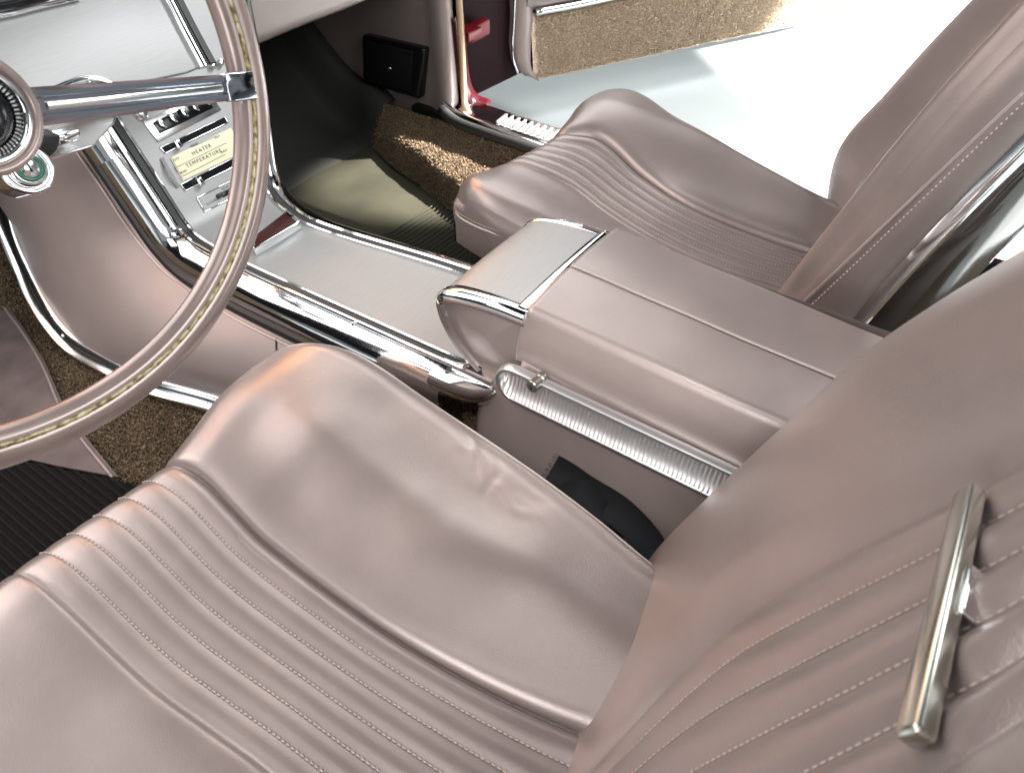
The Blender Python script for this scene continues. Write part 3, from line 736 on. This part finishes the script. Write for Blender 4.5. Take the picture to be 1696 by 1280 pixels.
# hub
k = (HP-CAM).dot(FW)/1200
ro = 104*k*1.0
mb = MB(); cyl(mb, HP, WN, [(ro*.72, -.03), (ro*.98, -.022), (ro*1.0, -.008), (ro*.97, .002), (ro*.90, .008), (ro*.83, .006), (ro*.79, .0)], 96); hb = mb.build('hub_ring', 'rim_paint', sw)
mb = MB(); cyl(mb, HP, WN, [(ro*.81, .000), (ro*.79, .0055), (ro*.73, .0065), (ro*.67, .004), (ro*.63, -.004)], 96); mb.build('hub_bezel', 'chrome', sw)
mb = MB(); rows = []
for (r, h) in [(.64, -.006), (.58, -.003), (.5, .004), (.3, .010), (.1, .012), (.0, .012)]:
    rows.append([HP+WN*h+(WX*math.cos(2*math.pi*i/180)+WY*math.sin(2*math.pi*i/180))*ro*r*(1+(.012 if (i % 6 < 3 and r > .55) else 0)) for i in range(180)])
grid(mb, rows, True); mb.build('hub_cap', 'black_gloss', sw)
mb = MB()
for i in range(60):
    a = 2*math.pi*i/60; c = HP+WN*.0005+(WX*math.cos(a)+WY*math.sin(a))*ro*.60; rbox(mb, c, (WX*math.cos(a)+WY*math.sin(a)), (WY*math.cos(a)-WX*math.sin(a)), WN, ro*.035, .0006, .0016)
mb.build('hub_ticks', 'chrome_soft', sw, False)
mb = MB(); cyl(mb, WC-WN*.03, -WN, [(.03, -.03), (.034, .0), (.03, .08), (.028, .25)], 40); mb.build('steering_column', 'chrome_soft', sw)

# ------------------------------------------------------------ dashboard
da = thing('dashboard', 'padded taupe dashboard with a pale brushed-metal panel and chrome edging', 'dashboard', (.9, 1.5, .8))
DP, DN = V((.5, 1.32, .88)), V((0, -.80, .60)).normalized()
def DD(u, v, off=0): return PL(u, v, DP, DN, off)
mb = MB(); slab(mb, [DD(u, v) for u, v in [(-160, 55), (-160, 190), (50, 165), (150, 142), (240, 135), (310, 120), (338, 108), (268, -25), (80, 5)]], DN, -.01, .0, .002); mb.build('instrument_panel', 'brushed', da, auto=40)
mb = MB(); tube(mb, [DD(u, v, .002) for u, v in [(50, 172), (95, 148), (135, 133), (165, 133), (195, 145)]], .0065, 30, 10); mb.build('panel_lip', 'chrome', da)
mb = MB(); sweep(mb, [DD(u, v, .004) for u, v in [(240, -60), (275, -8), (305, 50), (338, 112)]], [(-.010, -.006), (-.010, .004), (-.004, .009), (.004, .009), (.009, .004), (.009, -.006)], DN, 30); mb.build('panel_moulding', 'chrome', da, auto=50)
mb = MB(); sweep(mb, [DD(u, v, .0) for u, v in [(262, -60), (292, -8), (322, 50), (352, 105)]], [(-.006, -.006), (-.006, .004), (.006, .004), (.006, -.006)], DN, 30); mb.build('panel_gasket', 'black_rubber', da, auto=50)
mb = MB(); sweep(mb, [DD(u, v, .006) for u, v in [(-160, 48), (0, 24), (60, 10), (130, -6)]], [(-.006, -.004), (-.006, .003), (0, .006), (.006, .003), (.006, -.004)], DN, 30); mb.build('brow_moulding', 'chrome', da)
mb = MB(); sweep(mb, [DD(u, v, .01) for u, v in [(-160, 25), (0, 5), (60, -8), (130, -22)]], circ(.013, 12), DN, 30); mb.build('brow_pad', 'black_gloss', da)
# lower edge of the dash, passenger side: padded roll
mb = MB(); rows = []
la = [PY(u, v, 1.50) for u, v in [(300, 125), (400, 88), (500, 46), (595, 8), (700, -40), (820, -90)]]
la = spline(la, 40)
for p in la:
    rows.append([p+V((0, .10, .03)), p+V((0, .03, -.001)), p+V((0, .008, .000)), p+V((0, -.008, .012)), p+V((0, -.012, .03)), p+V((0, -.010, .06)), p+V((0, -.006, .12)), p+V((0, .0, .25))])
grid(mb, rows); gl = mb.build('glovebox_panel', 'vinyl_flat', da)
# underside blackness and firewall of the footwells
mb = MB(); slab(mb, [V((.78, 1.55, .0)), V((1.95, 1.55, 0)), V((1.95, 2.5, 0)), V((-.4, 2.5, 0)), V((-.4, 2.0, 0)), V((.78, 2.0, 0))], (0, 0, 1), .72, .76); mb.build('under_dash', 'footwell_shade', da, False)
# driver lower dash: chrome housing and column shroud
mb = MB(); sh = [PY(u, v, 1.22) for u, v in [(20, 150), (150, 148), (205, 150), (185, 205), (150, 242), (90, 262), (20, 270)]]; slab(mb, sh, (0, -1, 0), -.02, .012, .008, 3); mb.build('switch_housing', 'chrome_soft', da, auto=50)
mb = MB(); sh = [PY(u, v, 1.195) for u, v in [(60, 218), (98, 222), (92, 248), (75, 262), (55, 240)]]; slab(mb, sh, (0, -1, 0), -.02, .008, .005, 3); mb.build('wiper_knob', 'black_rubber', da, auto=50)
mb = MB(); sh = [PY(u, v, 1.195) for u, v in [(92, 225), (130, 214), (132, 224), (128, 232), (96, 242)]]; slab(mb, sh, (0, -1, 0), -.02, .004, .003, 3); mb.build('switch_lever', 'chrome', da, auto=50)
# ignition switch
ic = PY(45, 280, 1.14); iax = (V((0, -1, .45))).normalized(); k = (ic-CAM).dot(FW)/1200
mb = MB(); cyl(mb, ic, iax, [(40*k, -.06), (41*k, -.004), (40*k, .002), (36*k, .004), (33*k, .001), (31*k, -.002)], 64); ig = mb.build('ignition_bezel', 'chrome', da)
mb = MB(); cyl(mb, ic, iax, [(32*k, -.004), (30*k, .006), (26*k, .010), (22*k, .010)], 64); mb.build('ignition_ring', 'chrome_soft', ig)
mb = MB(); cyl(mb, ic, iax, [(22.5*k, .009), (22*k, .0125), (16*k, .0125), (15.5*k, .010)], 64); mb.build('ignition_collar', 'green_enamel', ig)
mb = MB(); cyl(mb, ic, iax, [(16*k, .0105), (15*k, .0118), (.0, .0118)], 48); mb.build('ignition_face', 'chrome_soft', ig)
iy = V((0, .45, 1)).normalized()
mb = MB(); rbox(mb, ic+iax*.012, iy, V((1, 0, 0)), iax, 7*k, 1.4*k, .0006); mb.build('key_slot', 'black_gloss', ig)
# chrome bracket column between dash and console rail
k0 = next(i for i, p in enumerate(nearpath) if p.z > .655)
rail('rail_sleeve', nearpath, [(.0265, -.012), (.0265, .007), (.034, .006), (.048, -.002), (.060, -.018), (.067, -.036), (.068, -.054), (.060, -.060), (.05, -.050)], 'chrome', -1, k0, None)
mb = MB(); cyl(mb, RR(232, 190, .0), RN, [(0, .018), (.007, .0175), (.009, .015), (.009, .008), (.013, .006), (.014, .0)], 40); mb.build('radio_knob', 'chrome_soft', cn, auto=40)
for u, v in ((350, 110), (363, 106)):
    mb = MB(); cyl(mb, RR(u, v, .0), RN, [(0, .016), (.005, .015), (.007, .010), (.007, 0)], 24); mb.build('radio_knob', 'chrome', cn, auto=40)

# ------------------------------------------------------------ floor, footwells, mats
def structure(o): o['kind'] = 'structure'; return o
def hump(x, y):
    xe = 1.446+.356*(min(max(y, 1.0), 1.75)-1.32); return .088*sstep(xe, xe+.075, x)+.05*sstep(1.61, 1.665, x)
mb = MB(); rows = []
random.seed(3)
nx, ny = 220, 240
def floorz(x, y):
    z = .195+sstep(1.75, 2.15, y)*.25+.12*(sstep(.72, .80, x)-sstep(1.02, 1.20, x))+hump(x, y)
    z += .004*NZ.noise(V((x*9, y*9, 0)))+.0012*NZ.noise(V((x*120, y*120, 0)))
    if x > 1.36: z += .010*NZ.noise(V((x*14, y*11, 7)))*sstep(1.38, 1.5, x)*sstep(1.68, 1.6, x)
    return z
for j in range(ny+1):
    y = -.5+3.1*j/ny; rows.append([V((-.5+2.17*i/nx, y, floorz(-.5+2.17*i/nx, y))) for i in range(nx+1)])
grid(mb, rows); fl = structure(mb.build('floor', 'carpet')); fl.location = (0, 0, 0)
def pile(mb, p, n, h=.0055, w=.0016):
    n = V(n).normalized(); a = n.orthogonal().normalized(); b = n.cross(a)
    for k in range(3):
        t = random.uniform(0, 6.283); d = a*math.cos(t)+b*math.sin(t); e = n.cross(d); q = p+d*random.uniform(0, .0015)
        tip = q+n*h*random.uniform(.6, 1.1)+d*random.uniform(0, .004)+e*random.uniform(-.002, .002); m_ = q.lerp(tip, .55)+n*.0012
        mb.add([q-e*w, q+e*w, m_+e*w*.9, tip, m_-e*w*.9], [[0, 1, 2, 4], [4, 2, 3]])
mb = MB()
for (x0, x1, y0, y1, st_) in ((.16, .72, 1.05, 2.0, .0048), (1.36, 1.67, .95, 1.68, .0045)):
    y = y0
    while y < y1:
        x = x0
        while x < x1:
            xx, yy = x+random.uniform(-.5, .5)*st_, y+random.uniform(-.5, .5)*st_; z = floorz(xx, yy); n_ = V((floorz(xx-.004, yy)-floorz(xx+.004, yy), floorz(xx, yy-.004)-floorz(xx, yy+.004), .008)); pile(mb, V((xx, yy, z-.001)), n_); x += st_
        y += st_
o = mb.build('carpet_pile', 'carpet', fl, False); o['kind'] = 'stuff'
# driver heel pad and mats
def sheet(px, z, th, name, mat, parent, n=None, raise_=None):
    mb = MB(); pts = spline([PZ(u, v, z) for u, v in px], n, True) if n else [PZ(u, v, z) for u, v in px]
    slab(mb, pts, (0, 0, 1), 0, th, 0); return mb.build(name, mat, parent, False)
hp = [(-150, 300), (-60, 390), (0, 490), (40, 545), (75, 600), (105, 670), (135, 715), (198, 793), (100, 775), (0, 752), (-150, 730)]
o = sheet(hp, .205, .006, 'heel_pad', 'vinyl_dark', None); tag(o, 'smooth dark grey-brown heel pad with piped edge on the driver carpet', 'heel pad')
mb = MB(); tube(mb, [PZ(u, v, .212) for u, v in [(-60, 395), (0, 498), (37, 550), (70, 605), (99, 674), (128, 718), (186, 790)]], .0032, 60, 8); mb.build('pad_welt', 'vinyl_flat', o)
mb = MB(); rows = []
p0 = PZ(-150, 745, .206); 
# ribbed black mat
mb = MB(); ma, mb2 = PZ(-10, 752, .212), PZ(200, 797, .212); nr = 44
for i in range(nr*4+1):
    x = -.30+.62*i/(nr*4); z = .209+(.006 if (i % 4) in (1, 2) else 0); yf__ = ma.y+(mb2.y-ma.y)*(x-ma.x)/(mb2.x-ma.x); rows.append([V((x, .45, z)), V((x, .8, z)), V((x, yf__, z)), V((x, yf__+.002, .19))])
grid(mb, rows); o = mb.build('floor_mat', 'mat_black', None, False); tag(o, 'black ribbed rubber mat on the driver floor in front of the seat', 'floor mat', 'rubber floor mats')
# passenger mat (olive), draped from the tunnel to the floor
me = [(440, 90), (500, 150), (560, 196), (590, 214), (625, 255), (680, 300), (740, 325), (790, 345), (900, 400)]
far_ = spline([PZ(u, v, .212) for u, v in me], 140); rows = []
for q_, p in enumerate(far_):
    r = []; 
    for k in range(61):
        q = k/60; x = p.x+(1.03-p.x)*q; y = p.y+.0*q; z = .214+.11*(1-sstep(1.06, 1.24, x))+sstep(1.8, 2.1, y)*.22
        z += .004*NZ.noise(V((x*7, y*7, 3)))
        r.append(V((x, y, z)))
    rows.append(r)
mb = MB(); grid(mb, rows); pm = mb.build('floor_mat', 'mat_olive', None); tag(pm, 'olive rubber mat draped over the tunnel and passenger floor', 'floor mat', 'rubber floor mats')
mb = MB()
for i in range(16):
    y = 1.00+i*.016; tube(mb, [V((1.10, y, .306)), V((1.2, y+.008, .232)), V((1.3, y+.012, .2195)), V((1.42, y+.012, .2185))], .0022, 16, 6)
mb.build('mat_ribs', 'mat_olive', pm)
mb = MB(); tube(mb, [p+V((0, 0, .003)) for p in far_], .004, 140, 8, raw=True); mb.build('mat_edge', 'mat_olive', pm)
mb = MB(); a, b = PY(452, 196, 2.02), PY(502, 176, 2.02); rbox(mb, (a+b)/2, (b-a).normalized(), (0, 1, 0), (0, 0, 1), (b-a).length/2, .004, .004, .002); o = mb.build('sill_strip', 'tan_trim', None); tag(o, 'thin tan strip across the shaded passenger footwell', 'trim strip')
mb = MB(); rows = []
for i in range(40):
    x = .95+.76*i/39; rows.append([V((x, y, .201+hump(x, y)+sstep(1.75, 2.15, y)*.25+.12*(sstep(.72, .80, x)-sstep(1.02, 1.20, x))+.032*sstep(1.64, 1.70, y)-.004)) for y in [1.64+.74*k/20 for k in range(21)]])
grid(mb, rows); o = mb.build('footwell_shade', 'footwell_shade', None); o['kind'] = 'structure'  # dark sheet laid over the carpet where only shade falls
# firewall slab, near-black as well to stand for footwell shade
mb = MB(); slab(mb, [V((-.5, 2.35, 0)), V((1.9, 2.35, 0)), V((1.9, 2.4, 0)), V((-.5, 2.4, 0))], (0, 0, 1), .1, 1.0); o = mb.build('firewall', 'footwell_shade', None, False); o['kind'] = 'structure'
# body side below the seat gap so light does not leak
mb = MB(); slab(mb, [V((-.5, -.5, 0)), V((1.70, -.5, 0)), V((1.70, 2.4, 0)), V((-.5, 2.4, 0))], (0, 0, 1), .145, .18); o = mb.build('underbody', 'black_rubber', None, False); o['kind'] = 'structure'

# ------------------------------------------------------------ door opening: kick panel, pillar, sill, door
car = thing('car', 'maroon car body with its passenger door open, tan carpeted door panel, ribbed sill', 'car', (1.85, 1.4, .1)); dfm = car; body = car
KX = 1.715
mb = MB(); rows = []
for i in range(40):
    z = .17+.83*i/39; yb2 = 1.405+.02*(z-.3)+.10*sstep(.36, .28, z); r = []
    for (x, y) in [(KX+.03, yb2-.002), (KX+.012, yb2-.012), (KX-.006, yb2-.006), (KX-.016, yb2+.014), (KX-.014, yb2+.04), (KX-.004, yb2+.065), (KX, yb2+.10), (KX, 1.8), (KX, 2.4)]: r.append(V((x, y, z)))
    rows.append(spline(r, 50))
grid(mb, rows); kpn = mb.build('kick_panel', 'vinyl_flat', dfm)
mb = MB(); tube(mb, [V((KX+.030, 1.392, 1.05)), V((KX+.030, 1.388, .8)), V((KX+.030, 1.384, .55)), V((KX+.028, 1.382, .42)), V((KX+.022, 1.375, .372)), V((KX+.0, 1.34, .352))], .0095, 80, 10, up=V((1, 0, 0))); mb.build('windlace', 'tan_trim', dfm)
mb = MB(); cyl(mb, PX(715, 50, KX-.004), (-1, -.2, 0), [(0, .003), (.004, .002), (.006, 0)], 16); mb.build('screw', 'chrome_soft', kpn)
# sill plate
mb = MB(); rows = []
sl = spline([V((1.705, 1.425, .385)), V((1.70, 1.36, .362)), V((1.695, 1.25, .358)), V((1.69, 1.0, .356)), V((1.68, .4, .354)), V((1.67, -.4, .354))], 80)
for p in sl:
    w = .085; rows.append([p+V((-.022, 0, -.040)), p+V((-.018, 0, -.008)), p+V((-.008, 0, .002)), p+V((.004, 0, .0035)), p+V((.012, 0, .001)), p+V((w, 0, .001)), p+V((w+.008, 0, .003)), p+V((w+.016, 0, -.002)), p+V((w+.018, 0, -.03))])
grid(mb, rows); slp = mb.build('sill_plate', 'chrome', dfm, auto=50)
mb = MB()
for i in range(30):
    y = 1.235-i*.0235; rbox(mb, V((1.735, y, .3635)), V((1, .12, 0)).normalized(), V((-.12, 1, 0)).normalized(), (0, 0, 1), .030, .0042, .0032, .0012)
mb.build('sill_ribs', 'flute', slp, auto=50)
mb = MB()
tube(mb, [p+V((-.026, 0, -.02)) for p in sl], .017, 80, 10); slab(mb, [V((1.668, -.5, 0)), V((1.72, -.5, 0)), V((1.735, 1.55, 0)), V((1.685, 1.55, 0))], (0, 0, 1), .12, .345); mb.build('sill_seal', 'black_rubber', dfm)
# maroon body shell outside the opening
mb = MB(); slab(mb, [V((1.80, -.6, 0)), V((1.83, -.6, 0)), V((1.835, 1.30, 0)), V((1.86, 1.44, 0)), V((1.80, 1.44, 0))], (0, 0, 1), .10, .335, .008); mb.build('rocker_panel', 'maroon_paint', body, auto=50)
mb = MB(); rows = []
for i in range(30):
    z = .34+.72*i/29; r = []
    for (x, y) in [(1.752, 1.395), (1.79, 1.41), (1.80, 1.45), (1.84, 1.47), (1.86, 1.50), (1.93, 1.52), (1.95, 1.60), (1.97, 2.3)]: r.append(V((x+.05*sstep(.6, .34, z)*0, y, z)))
    rows.append(r)
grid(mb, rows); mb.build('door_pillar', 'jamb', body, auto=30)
mb = MB(); sweep(mb, [V((1.752, 1.394, .62)), V((1.757, 1.392, .50)), V((1.765, 1.388, .42)), V((1.785, 1.375, .372)), V((1.80, 1.33, .358))], [(-.02, -.004), (-.02, .003), (.02, .004), (.03, -.004)], V((0, -1, .4)), 30); mb.build('pillar_edge', 'maroon_paint', body)
mb = MB(); hpz = PL(775, 55, V((1.82, 1.46, .7)), (0, -1, 0)); rbox(mb, hpz, (1, 0, 0), (0, 1, 0), (0, 0, 1), .035, .03, .014, .004); rbox(mb, hpz+V((.05, -.0, -.004)), V((1, -.4, .25)).normalized(), V((.4, 1, 0)).normalized(), (0, 0, 1), .035, .02, .022, .004); mb.build('door_hinge', 'red_paint', body, auto=40)
mb = MB(); rbox(mb, PL(762, 62, V((1.78, 1.42, .7)), (0, -1, 0)), (1, 0, 0), (0, 1, 0), (0, 0, 1), .006, .004, .022, .002); mb.build('hinge_plate', 'chrome_soft', body)
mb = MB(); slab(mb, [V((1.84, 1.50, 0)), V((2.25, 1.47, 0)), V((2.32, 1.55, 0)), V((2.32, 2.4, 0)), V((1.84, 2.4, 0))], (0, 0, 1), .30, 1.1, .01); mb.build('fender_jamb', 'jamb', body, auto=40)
mb = MB(); tube(mb, [V((1.86, 1.485, z)) for z in (.34, .6, .9, 1.1)], .016, 20, 10, up=V((0, 1, 0))); tube
mb.build('jamb_seal', 'black_rubber', body)
# kick panel speaker
sp_ = thing('speaker', 'black box speaker mounted on the passenger kick panel', 'speaker', (KX, 1.65, .45))
mb = MB(); slab(mb, [PX(u, v, KX-.03) for u, v in [(598, 58), (640, 68), (702, 82), (694, 166), (640, 150), (600, 138)]], (-1, 0, 0), -.035, .0, .010, 4); sk = mb.build('speaker_box', 'black_gloss', sp_, auto=50)
mb = MB(); slab(mb, [PX(u, v, KX-.03) for u, v in [(606, 68), (684, 85), (680, 152), (608, 134)]], (-1, 0, 0), .0, .003, .001, 2); mb.build('speaker_grille', 'black_cloth', sp_)
mb = MB(); slab(mb, [PX(u, v, KX-.034) for u, v in [(640, 111), (648, 112.5), (648, 116), (640, 114.5)]], (-1, 0, 0), .0, .001, 0); mb.build('speaker_badge', 'chrome_soft', sp_)
# open passenger door
d0, d1 = PZ(872, 133, .30), PZ(1437, 14, .30)
dx_ = (d1-d0); dx_.z = 0; dL = dx_.length; dx_.normalize(); dn = V((dx_.y, -dx_.x, 0));
if dn.y > 0: dn = -dn
def DR(u, v, off=0): return PL(u, v, d0, dn, off)
mb2_ = MB(); rbox(mb2_, d0+dx_*(dL/2+.03)-dn*.07+V((0, 0, .36)), dx_, dn, (0, 0, 1), dL/2+.03, .062, .36, .02); door = mb2_.build('door', 'maroon_paint', car, auto=50)
bot = [(881, 131), (900, 130), (950, 120), (1100, 88), (1250, 57), (1400, 25), (1440, 12)]
top_ = [(876, 22), (900, 22), (950, 16), (1100, -18), (1250, -58), (1400, -110), (1440, -125)]
A = spline([DR(u, v) for u, v in bot], 90); B = spline([DR(u, v) for u, v in top_], 90); mb = MB(); rows = []
for i, (a, b) in enumerate(zip(A, B)):
    r = []
    for k in range(31):
        q = k/30; p = a.lerp(b, q); p += dn*(.012*min(1, q*8)*min(1, (1-q)*8)+.002*NZ.noise(p*14)); p += V((0, 0, .003*NZ.noise(p*60)))*(1 if k == 0 else 0); r.append(p)
    rows.append(r)
grid(mb, rows); cpn = mb.build('carpet_panel', 'door_carpet', door)
mb = MB()
for i in range(1, 89):
    for k in range(1, 30):
        for _ in range(9):
            fi, fk = random.random(), random.random(); p = rows[i][k].lerp(rows[i+1][k], fi) if i < 89 else rows[i][k]; p = p+(rows[i][min(30, k+1)]-rows[i][k])*fk; pile(mb, p, dn, .006, .0017)
o = mb.build('door_pile', 'door_carpet', cpn, False); o['kind'] = 'stuff'
mb = MB(); sweep(mb, [DR(u, v, .018) for u, v in [(888, 21), (960, 8), (1070, -16), (1300, -68)]], [(-.012, -.004), (-.010, .005), (0, .009), (.010, .005), (.012, -.004)], dn, 40); mb.build('chrome_strip', 'chrome_soft', door)
mb = MB(); rows = []
for p in spline([DR(u, v) for u, v in [(868, 8), (960, -10), (1300, -90)]], 20): rows.append([p+V((0, 0, -.02))+dn*.002, p+V((0, 0, 0))+dn*.02, p+V((0, 0, .06))+dn*.035, p+V((0, 0, .2))+dn*.03, p+V((0, 0, .45))])
grid(mb, rows); mb.build('door_vinyl', 'vinyl', door)
mb = MB(); rows = []
A = spline([DR(u, v) for u, v in [(850, -30), (852, 30), (850, 80), (862, 118), (886, 132)]], 40); B = spline([DR(u, v) for u, v in [(880, -30), (879, 30), (876, 80), (878, 112), (890, 131)]], 40)
for a, b in zip(A, B): rows.append([a-dn*.06, a-dn*.01, a.lerp(b, .3)+dn*.014, a.lerp(b, .6)+dn*.018, b+dn*.012, b-dn*.01])
grid(mb, rows); mb.build('door_edge_trim', 'vinyl_flat', door)
mb = MB(); tube(mb, [DR(u, v, .0) for u, v in [(853, -20), (851, 40), (849, 90), (858, 122)]], .004, 40, 8); mb.build('edge_moulding', 'chrome', door)

# ------------------------------------------------------------ seat belt between cushion and console
sb = thing('seat_belt', 'black webbing seat belt folded in the gap beside the driver cushion', 'seat belt', (.60, .25, .4))
def ribbon(path, widths, mat, name, parent, th=.0013, n=60):
    P = spline(path, n); Wd = spline([V(w) for w in widths], n); rows = []
    for i, (p, w) in enumerate(zip(P, Wd)):
        t = P[min(i+1, n-1)]-P[max(i-1, 0)]; nn = t.cross(w).normalized(); rows.append([p-w/2, p-w/4+nn*.0006, p+w/4+nn*.0006, p+w/2, p+w/2-nn*th, p-w/2-nn*th])
    mb = MB(); grid(mb, rows, True); m = 6; mb.f.append(list(range(m))[::-1]); mb.f.append([(n-1)*m+k for k in range(m)]); return mb.build(name, mat, parent)
wv = lambda a, b: (b-a)
e1 = [(PX(926, 755, .632), PX(900, 800, .575)), (PX(975, 785, .628), PX(950, 840, .565)), (PX(1040, 830, .622), PX(1000, 860, .560)), (PX(1085, 875, .612), PX(1045, 900, .555)), (PX(1115, 925, .600), PX(1085, 950, .55))]
ribbon([(a+b)/2 for a, b in e1], [b-a for a, b in e1], 'black_cloth', 'webbing', sb)
e2 = [(PX(928, 800, .60), PX(905, 822, .560)), (PX(975, 800, .602), PX(950, 850, .556)), (PX(1010, 835, .597), PX(985, 870, .55)), (PX(1030, 880, .585), PX(1010, 885, .545)), (PX(1040, 930, .57), PX(1020, 920, .53))]
ribbon([(a+b)/2+V((-.004, 0, .006)) for a, b in e2], [b-a for a, b in e2], 'black_cloth', 'webbing_fold', sb)
mb = MB(); a, b = e1[0]
for i in range(26):
    q = i/25; p = a.lerp(b, q); d = V((random.uniform(-.002, .002), .006+random.uniform(0, .004), random.uniform(0, .004))); tube(mb, [p, p+d], .0003, 2, 4)
mb.build('frayed_end', 'black_cloth', sb)

# ------------------------------------------------------------ ground outside
mb = MB(); mb.add([V((-60, -60, .13)), V((60, -60, .13)), V((60, 60, .13)), V((-60, 60, .13))], [[0, 1, 2, 3]]); o = mb.build('ground', 'ground_white', None, False); structure(o)

# ------------------------------------------------------------ camera
cam = bpy.data.objects.new('camera', bpy.data.cameras.new('camera')); C.objects.link(cam); bpy.context.scene.camera = cam
R3 = Matrix((RT, UP, -FW)).transposed(); cam.matrix_world = Matrix.Translation(CAM) @ R3.to_4x4()
cam.data.sensor_width = 36; cam.data.lens = 36*FP/1696; cam.data.clip_start = .02; cam.data.clip_end = 300
cam.data.dof.use_dof = True; cam.data.dof.focus_distance = 1.08; cam.data.dof.aperture_fstop = 11

# ------------------------------------------------------------ light
w = bpy.data.worlds.new('World'); bpy.context.scene.world = w; w.use_nodes = True
N = w.node_tree.nodes; L = w.node_tree.links; bg = N['Background']
tcn = N.new('ShaderNodeTexCoord'); nz = N.new('ShaderNodeTexNoise'); nz.inputs['Scale'].default_value = 2.6; nz.inputs['Detail'].default_value = 1.5; nz.inputs['Distortion'].default_value = .6
rp = N.new('ShaderNodeValToRGB'); e = rp.color_ramp.elements; e[0].position = .50; e[0].color = (.03, .03, .035, 1); e[1].position = .60; e[1].color = (1.0, 1.08, 1.10, 1)
L.new(tcn.outputs['Generated'], nz.inputs['Vector']); L.new(nz.outputs['Fac'], rp.inputs['Fac']); L.new(rp.outputs['Color'], bg.inputs['Color']); bg.inputs['Strength'].default_value = .32
def area(name, loc, tgt, size, power, col=(1, 1, 1), sy=None, spread=None):
    l = bpy.data.lights.new(name, 'AREA'); l.energy = power; l.color = col; l.shape = 'RECTANGLE' if sy else 'SQUARE'; l.size = size
    if sy: l.size_y = sy
    if spread: l.spread = math.radians(spread)
    o = bpy.data.objects.new(name, l); C.objects.link(o); o.location = loc; d = V(tgt)-V(loc); o.rotation_euler = d.to_track_quat('-Z', 'Y').to_euler(); return o
area('front_fill', (3.4, 3.0, 3.3), (.6, .6, .5), 2.6, 74, (.97, 1, 1))  # added area lamp at front right, lifts tray and seat highlights
area('moulding_fill', (-1.5, 1.75, 1.8), (.4, 1.4, .3), 1.0, 9, (1, 1, 1))  # added lamp, placed to reflect in the lower moulding
area('front_left_fill', (-.7, 2.9, 2.5), (.5, .3, .6), 1.3, 12, (1, .97, .97))  # lamp added ahead on the left to brighten the driver backrest
area('backrest_fill', (-.1, 2.6, 2.2), (.35, 0, .75), 2.2, 54, (1, .97, .98))  # large added fill facing the driver backrest
area('overhead_fill', (-.6, .35, 2.4), (.66, .3, .45), .9, 8, (1, .98, .96))  # added fill above the driver side, aimed at the console flank
area('side_fill', (-1.8, .3, 1.2), (.65, .4, .42), 1.2, 12, (1, .97, .96), spread=100)  # low fill put in to lighten the console side and bezel
area('rear_fill', (.9, -2.4, 3.0), (.8, .8, .5), 2.0, 108, (.98, 1, 1))  # added lamp behind the car that brightens the ramp panel
def spot(name, loc, tgt, power, size, blend, rad, col=(1, 1, 1)):
    l = bpy.data.lights.new(name, 'SPOT'); l.energy = power; l.color = col; l.spot_size = math.radians(size); l.spot_blend = blend; l.shadow_soft_size = rad
    o = bpy.data.objects.new(name, l); C.objects.link(o); o.location = loc; d = V(tgt)-V(loc); o.rotation_euler = d.to_track_quat('-Z', 'Y').to_euler(); return o
spot('side_spot', (4.4, -1.6, 3.4), (1.67, 1.24, .28), 17000, 6.2, .3, .05, (1, .95, .88))
spot('camera_flash', (-.25, .1, 1.75), (.74, .36, .42), 85, 19, .8, .05, (1, .98, .97))
for p, sy_ in (((1.75, 3.0, 1.9), .05), ((.92, 2.63, 1.92), .05), ((2.35, 2.95, 1.75), .05), ((2.04, 3.1, 2.2), .05), ((1.2, 3.0, 1.75), .04), ((-.25, 2.6, 1.7), .06)):
    area('warm_glint', p, (.6, .9, .5), .7, sy_*11, (1, .42, .12), sy=sy_*2.5, spread=50)  # thin orange emitters added so the chrome rails pick up warm streaks
# added lamps: sharply bounded beams that whiten the floor beyond the car
SUN = V((.46*2, .89*2, -1)).normalized()
def beam(p, a, lit, W_, L_, off, power, dist=4.2, SUN=SUN):
    """parallel light travelling along SUN; the floor line through p along a is its sharp edge"""
    a = V(a).normalized(); e = (a-SUN*a.dot(SUN)).normalized(); g = SUN.cross(e); g = g if g.dot(V(lit)) > 0 else -g
    l = bpy.data.lights.new('ground_beam', 'AREA'); l.shape = 'RECTANGLE'; l.size = L_; l.size_y = W_; l.energy = power; l.spread = math.radians(2.2)
    o = bpy.data.objects.new('ground_beam', l); C.objects.link(o); zz = -SUN; yy = zz.cross(e)
    o.matrix_world = Matrix.Translation(V(p)+g*W_/2+e*off-SUN*dist) @ Matrix((e, yy, zz)).transposed().to_4x4()
Bc = PZ(1290, 200, .13); Ac = PZ(1180, 90, .13); Cc = PZ(1170, 230, .13)
beam(Bc, Ac-Bc, (1, -.5, 0), 3.2, 6, 0, 650)
beam(Bc, Cc-Bc, (0, -1, 0), 1.05, 2.3, -.37, 45, 3.2, V((0, 0, -1)))
area('outside_fill', (3.6, -1.2, 4.2), (2.6, 1.0, 0), 1.6, 165, (.97, 1, 1))  # soft lamp added outside for ground, door and passenger bolster
sc = bpy.context.scene; sc.view_settings.view_transform = 'Standard'; sc.view_settings.look = 'None'; sc.view_settings.exposure = 0; sc.view_settings.gamma = 1
sc.render.engine = 'CYCLES'; sc.cycles.max_bounces = 8
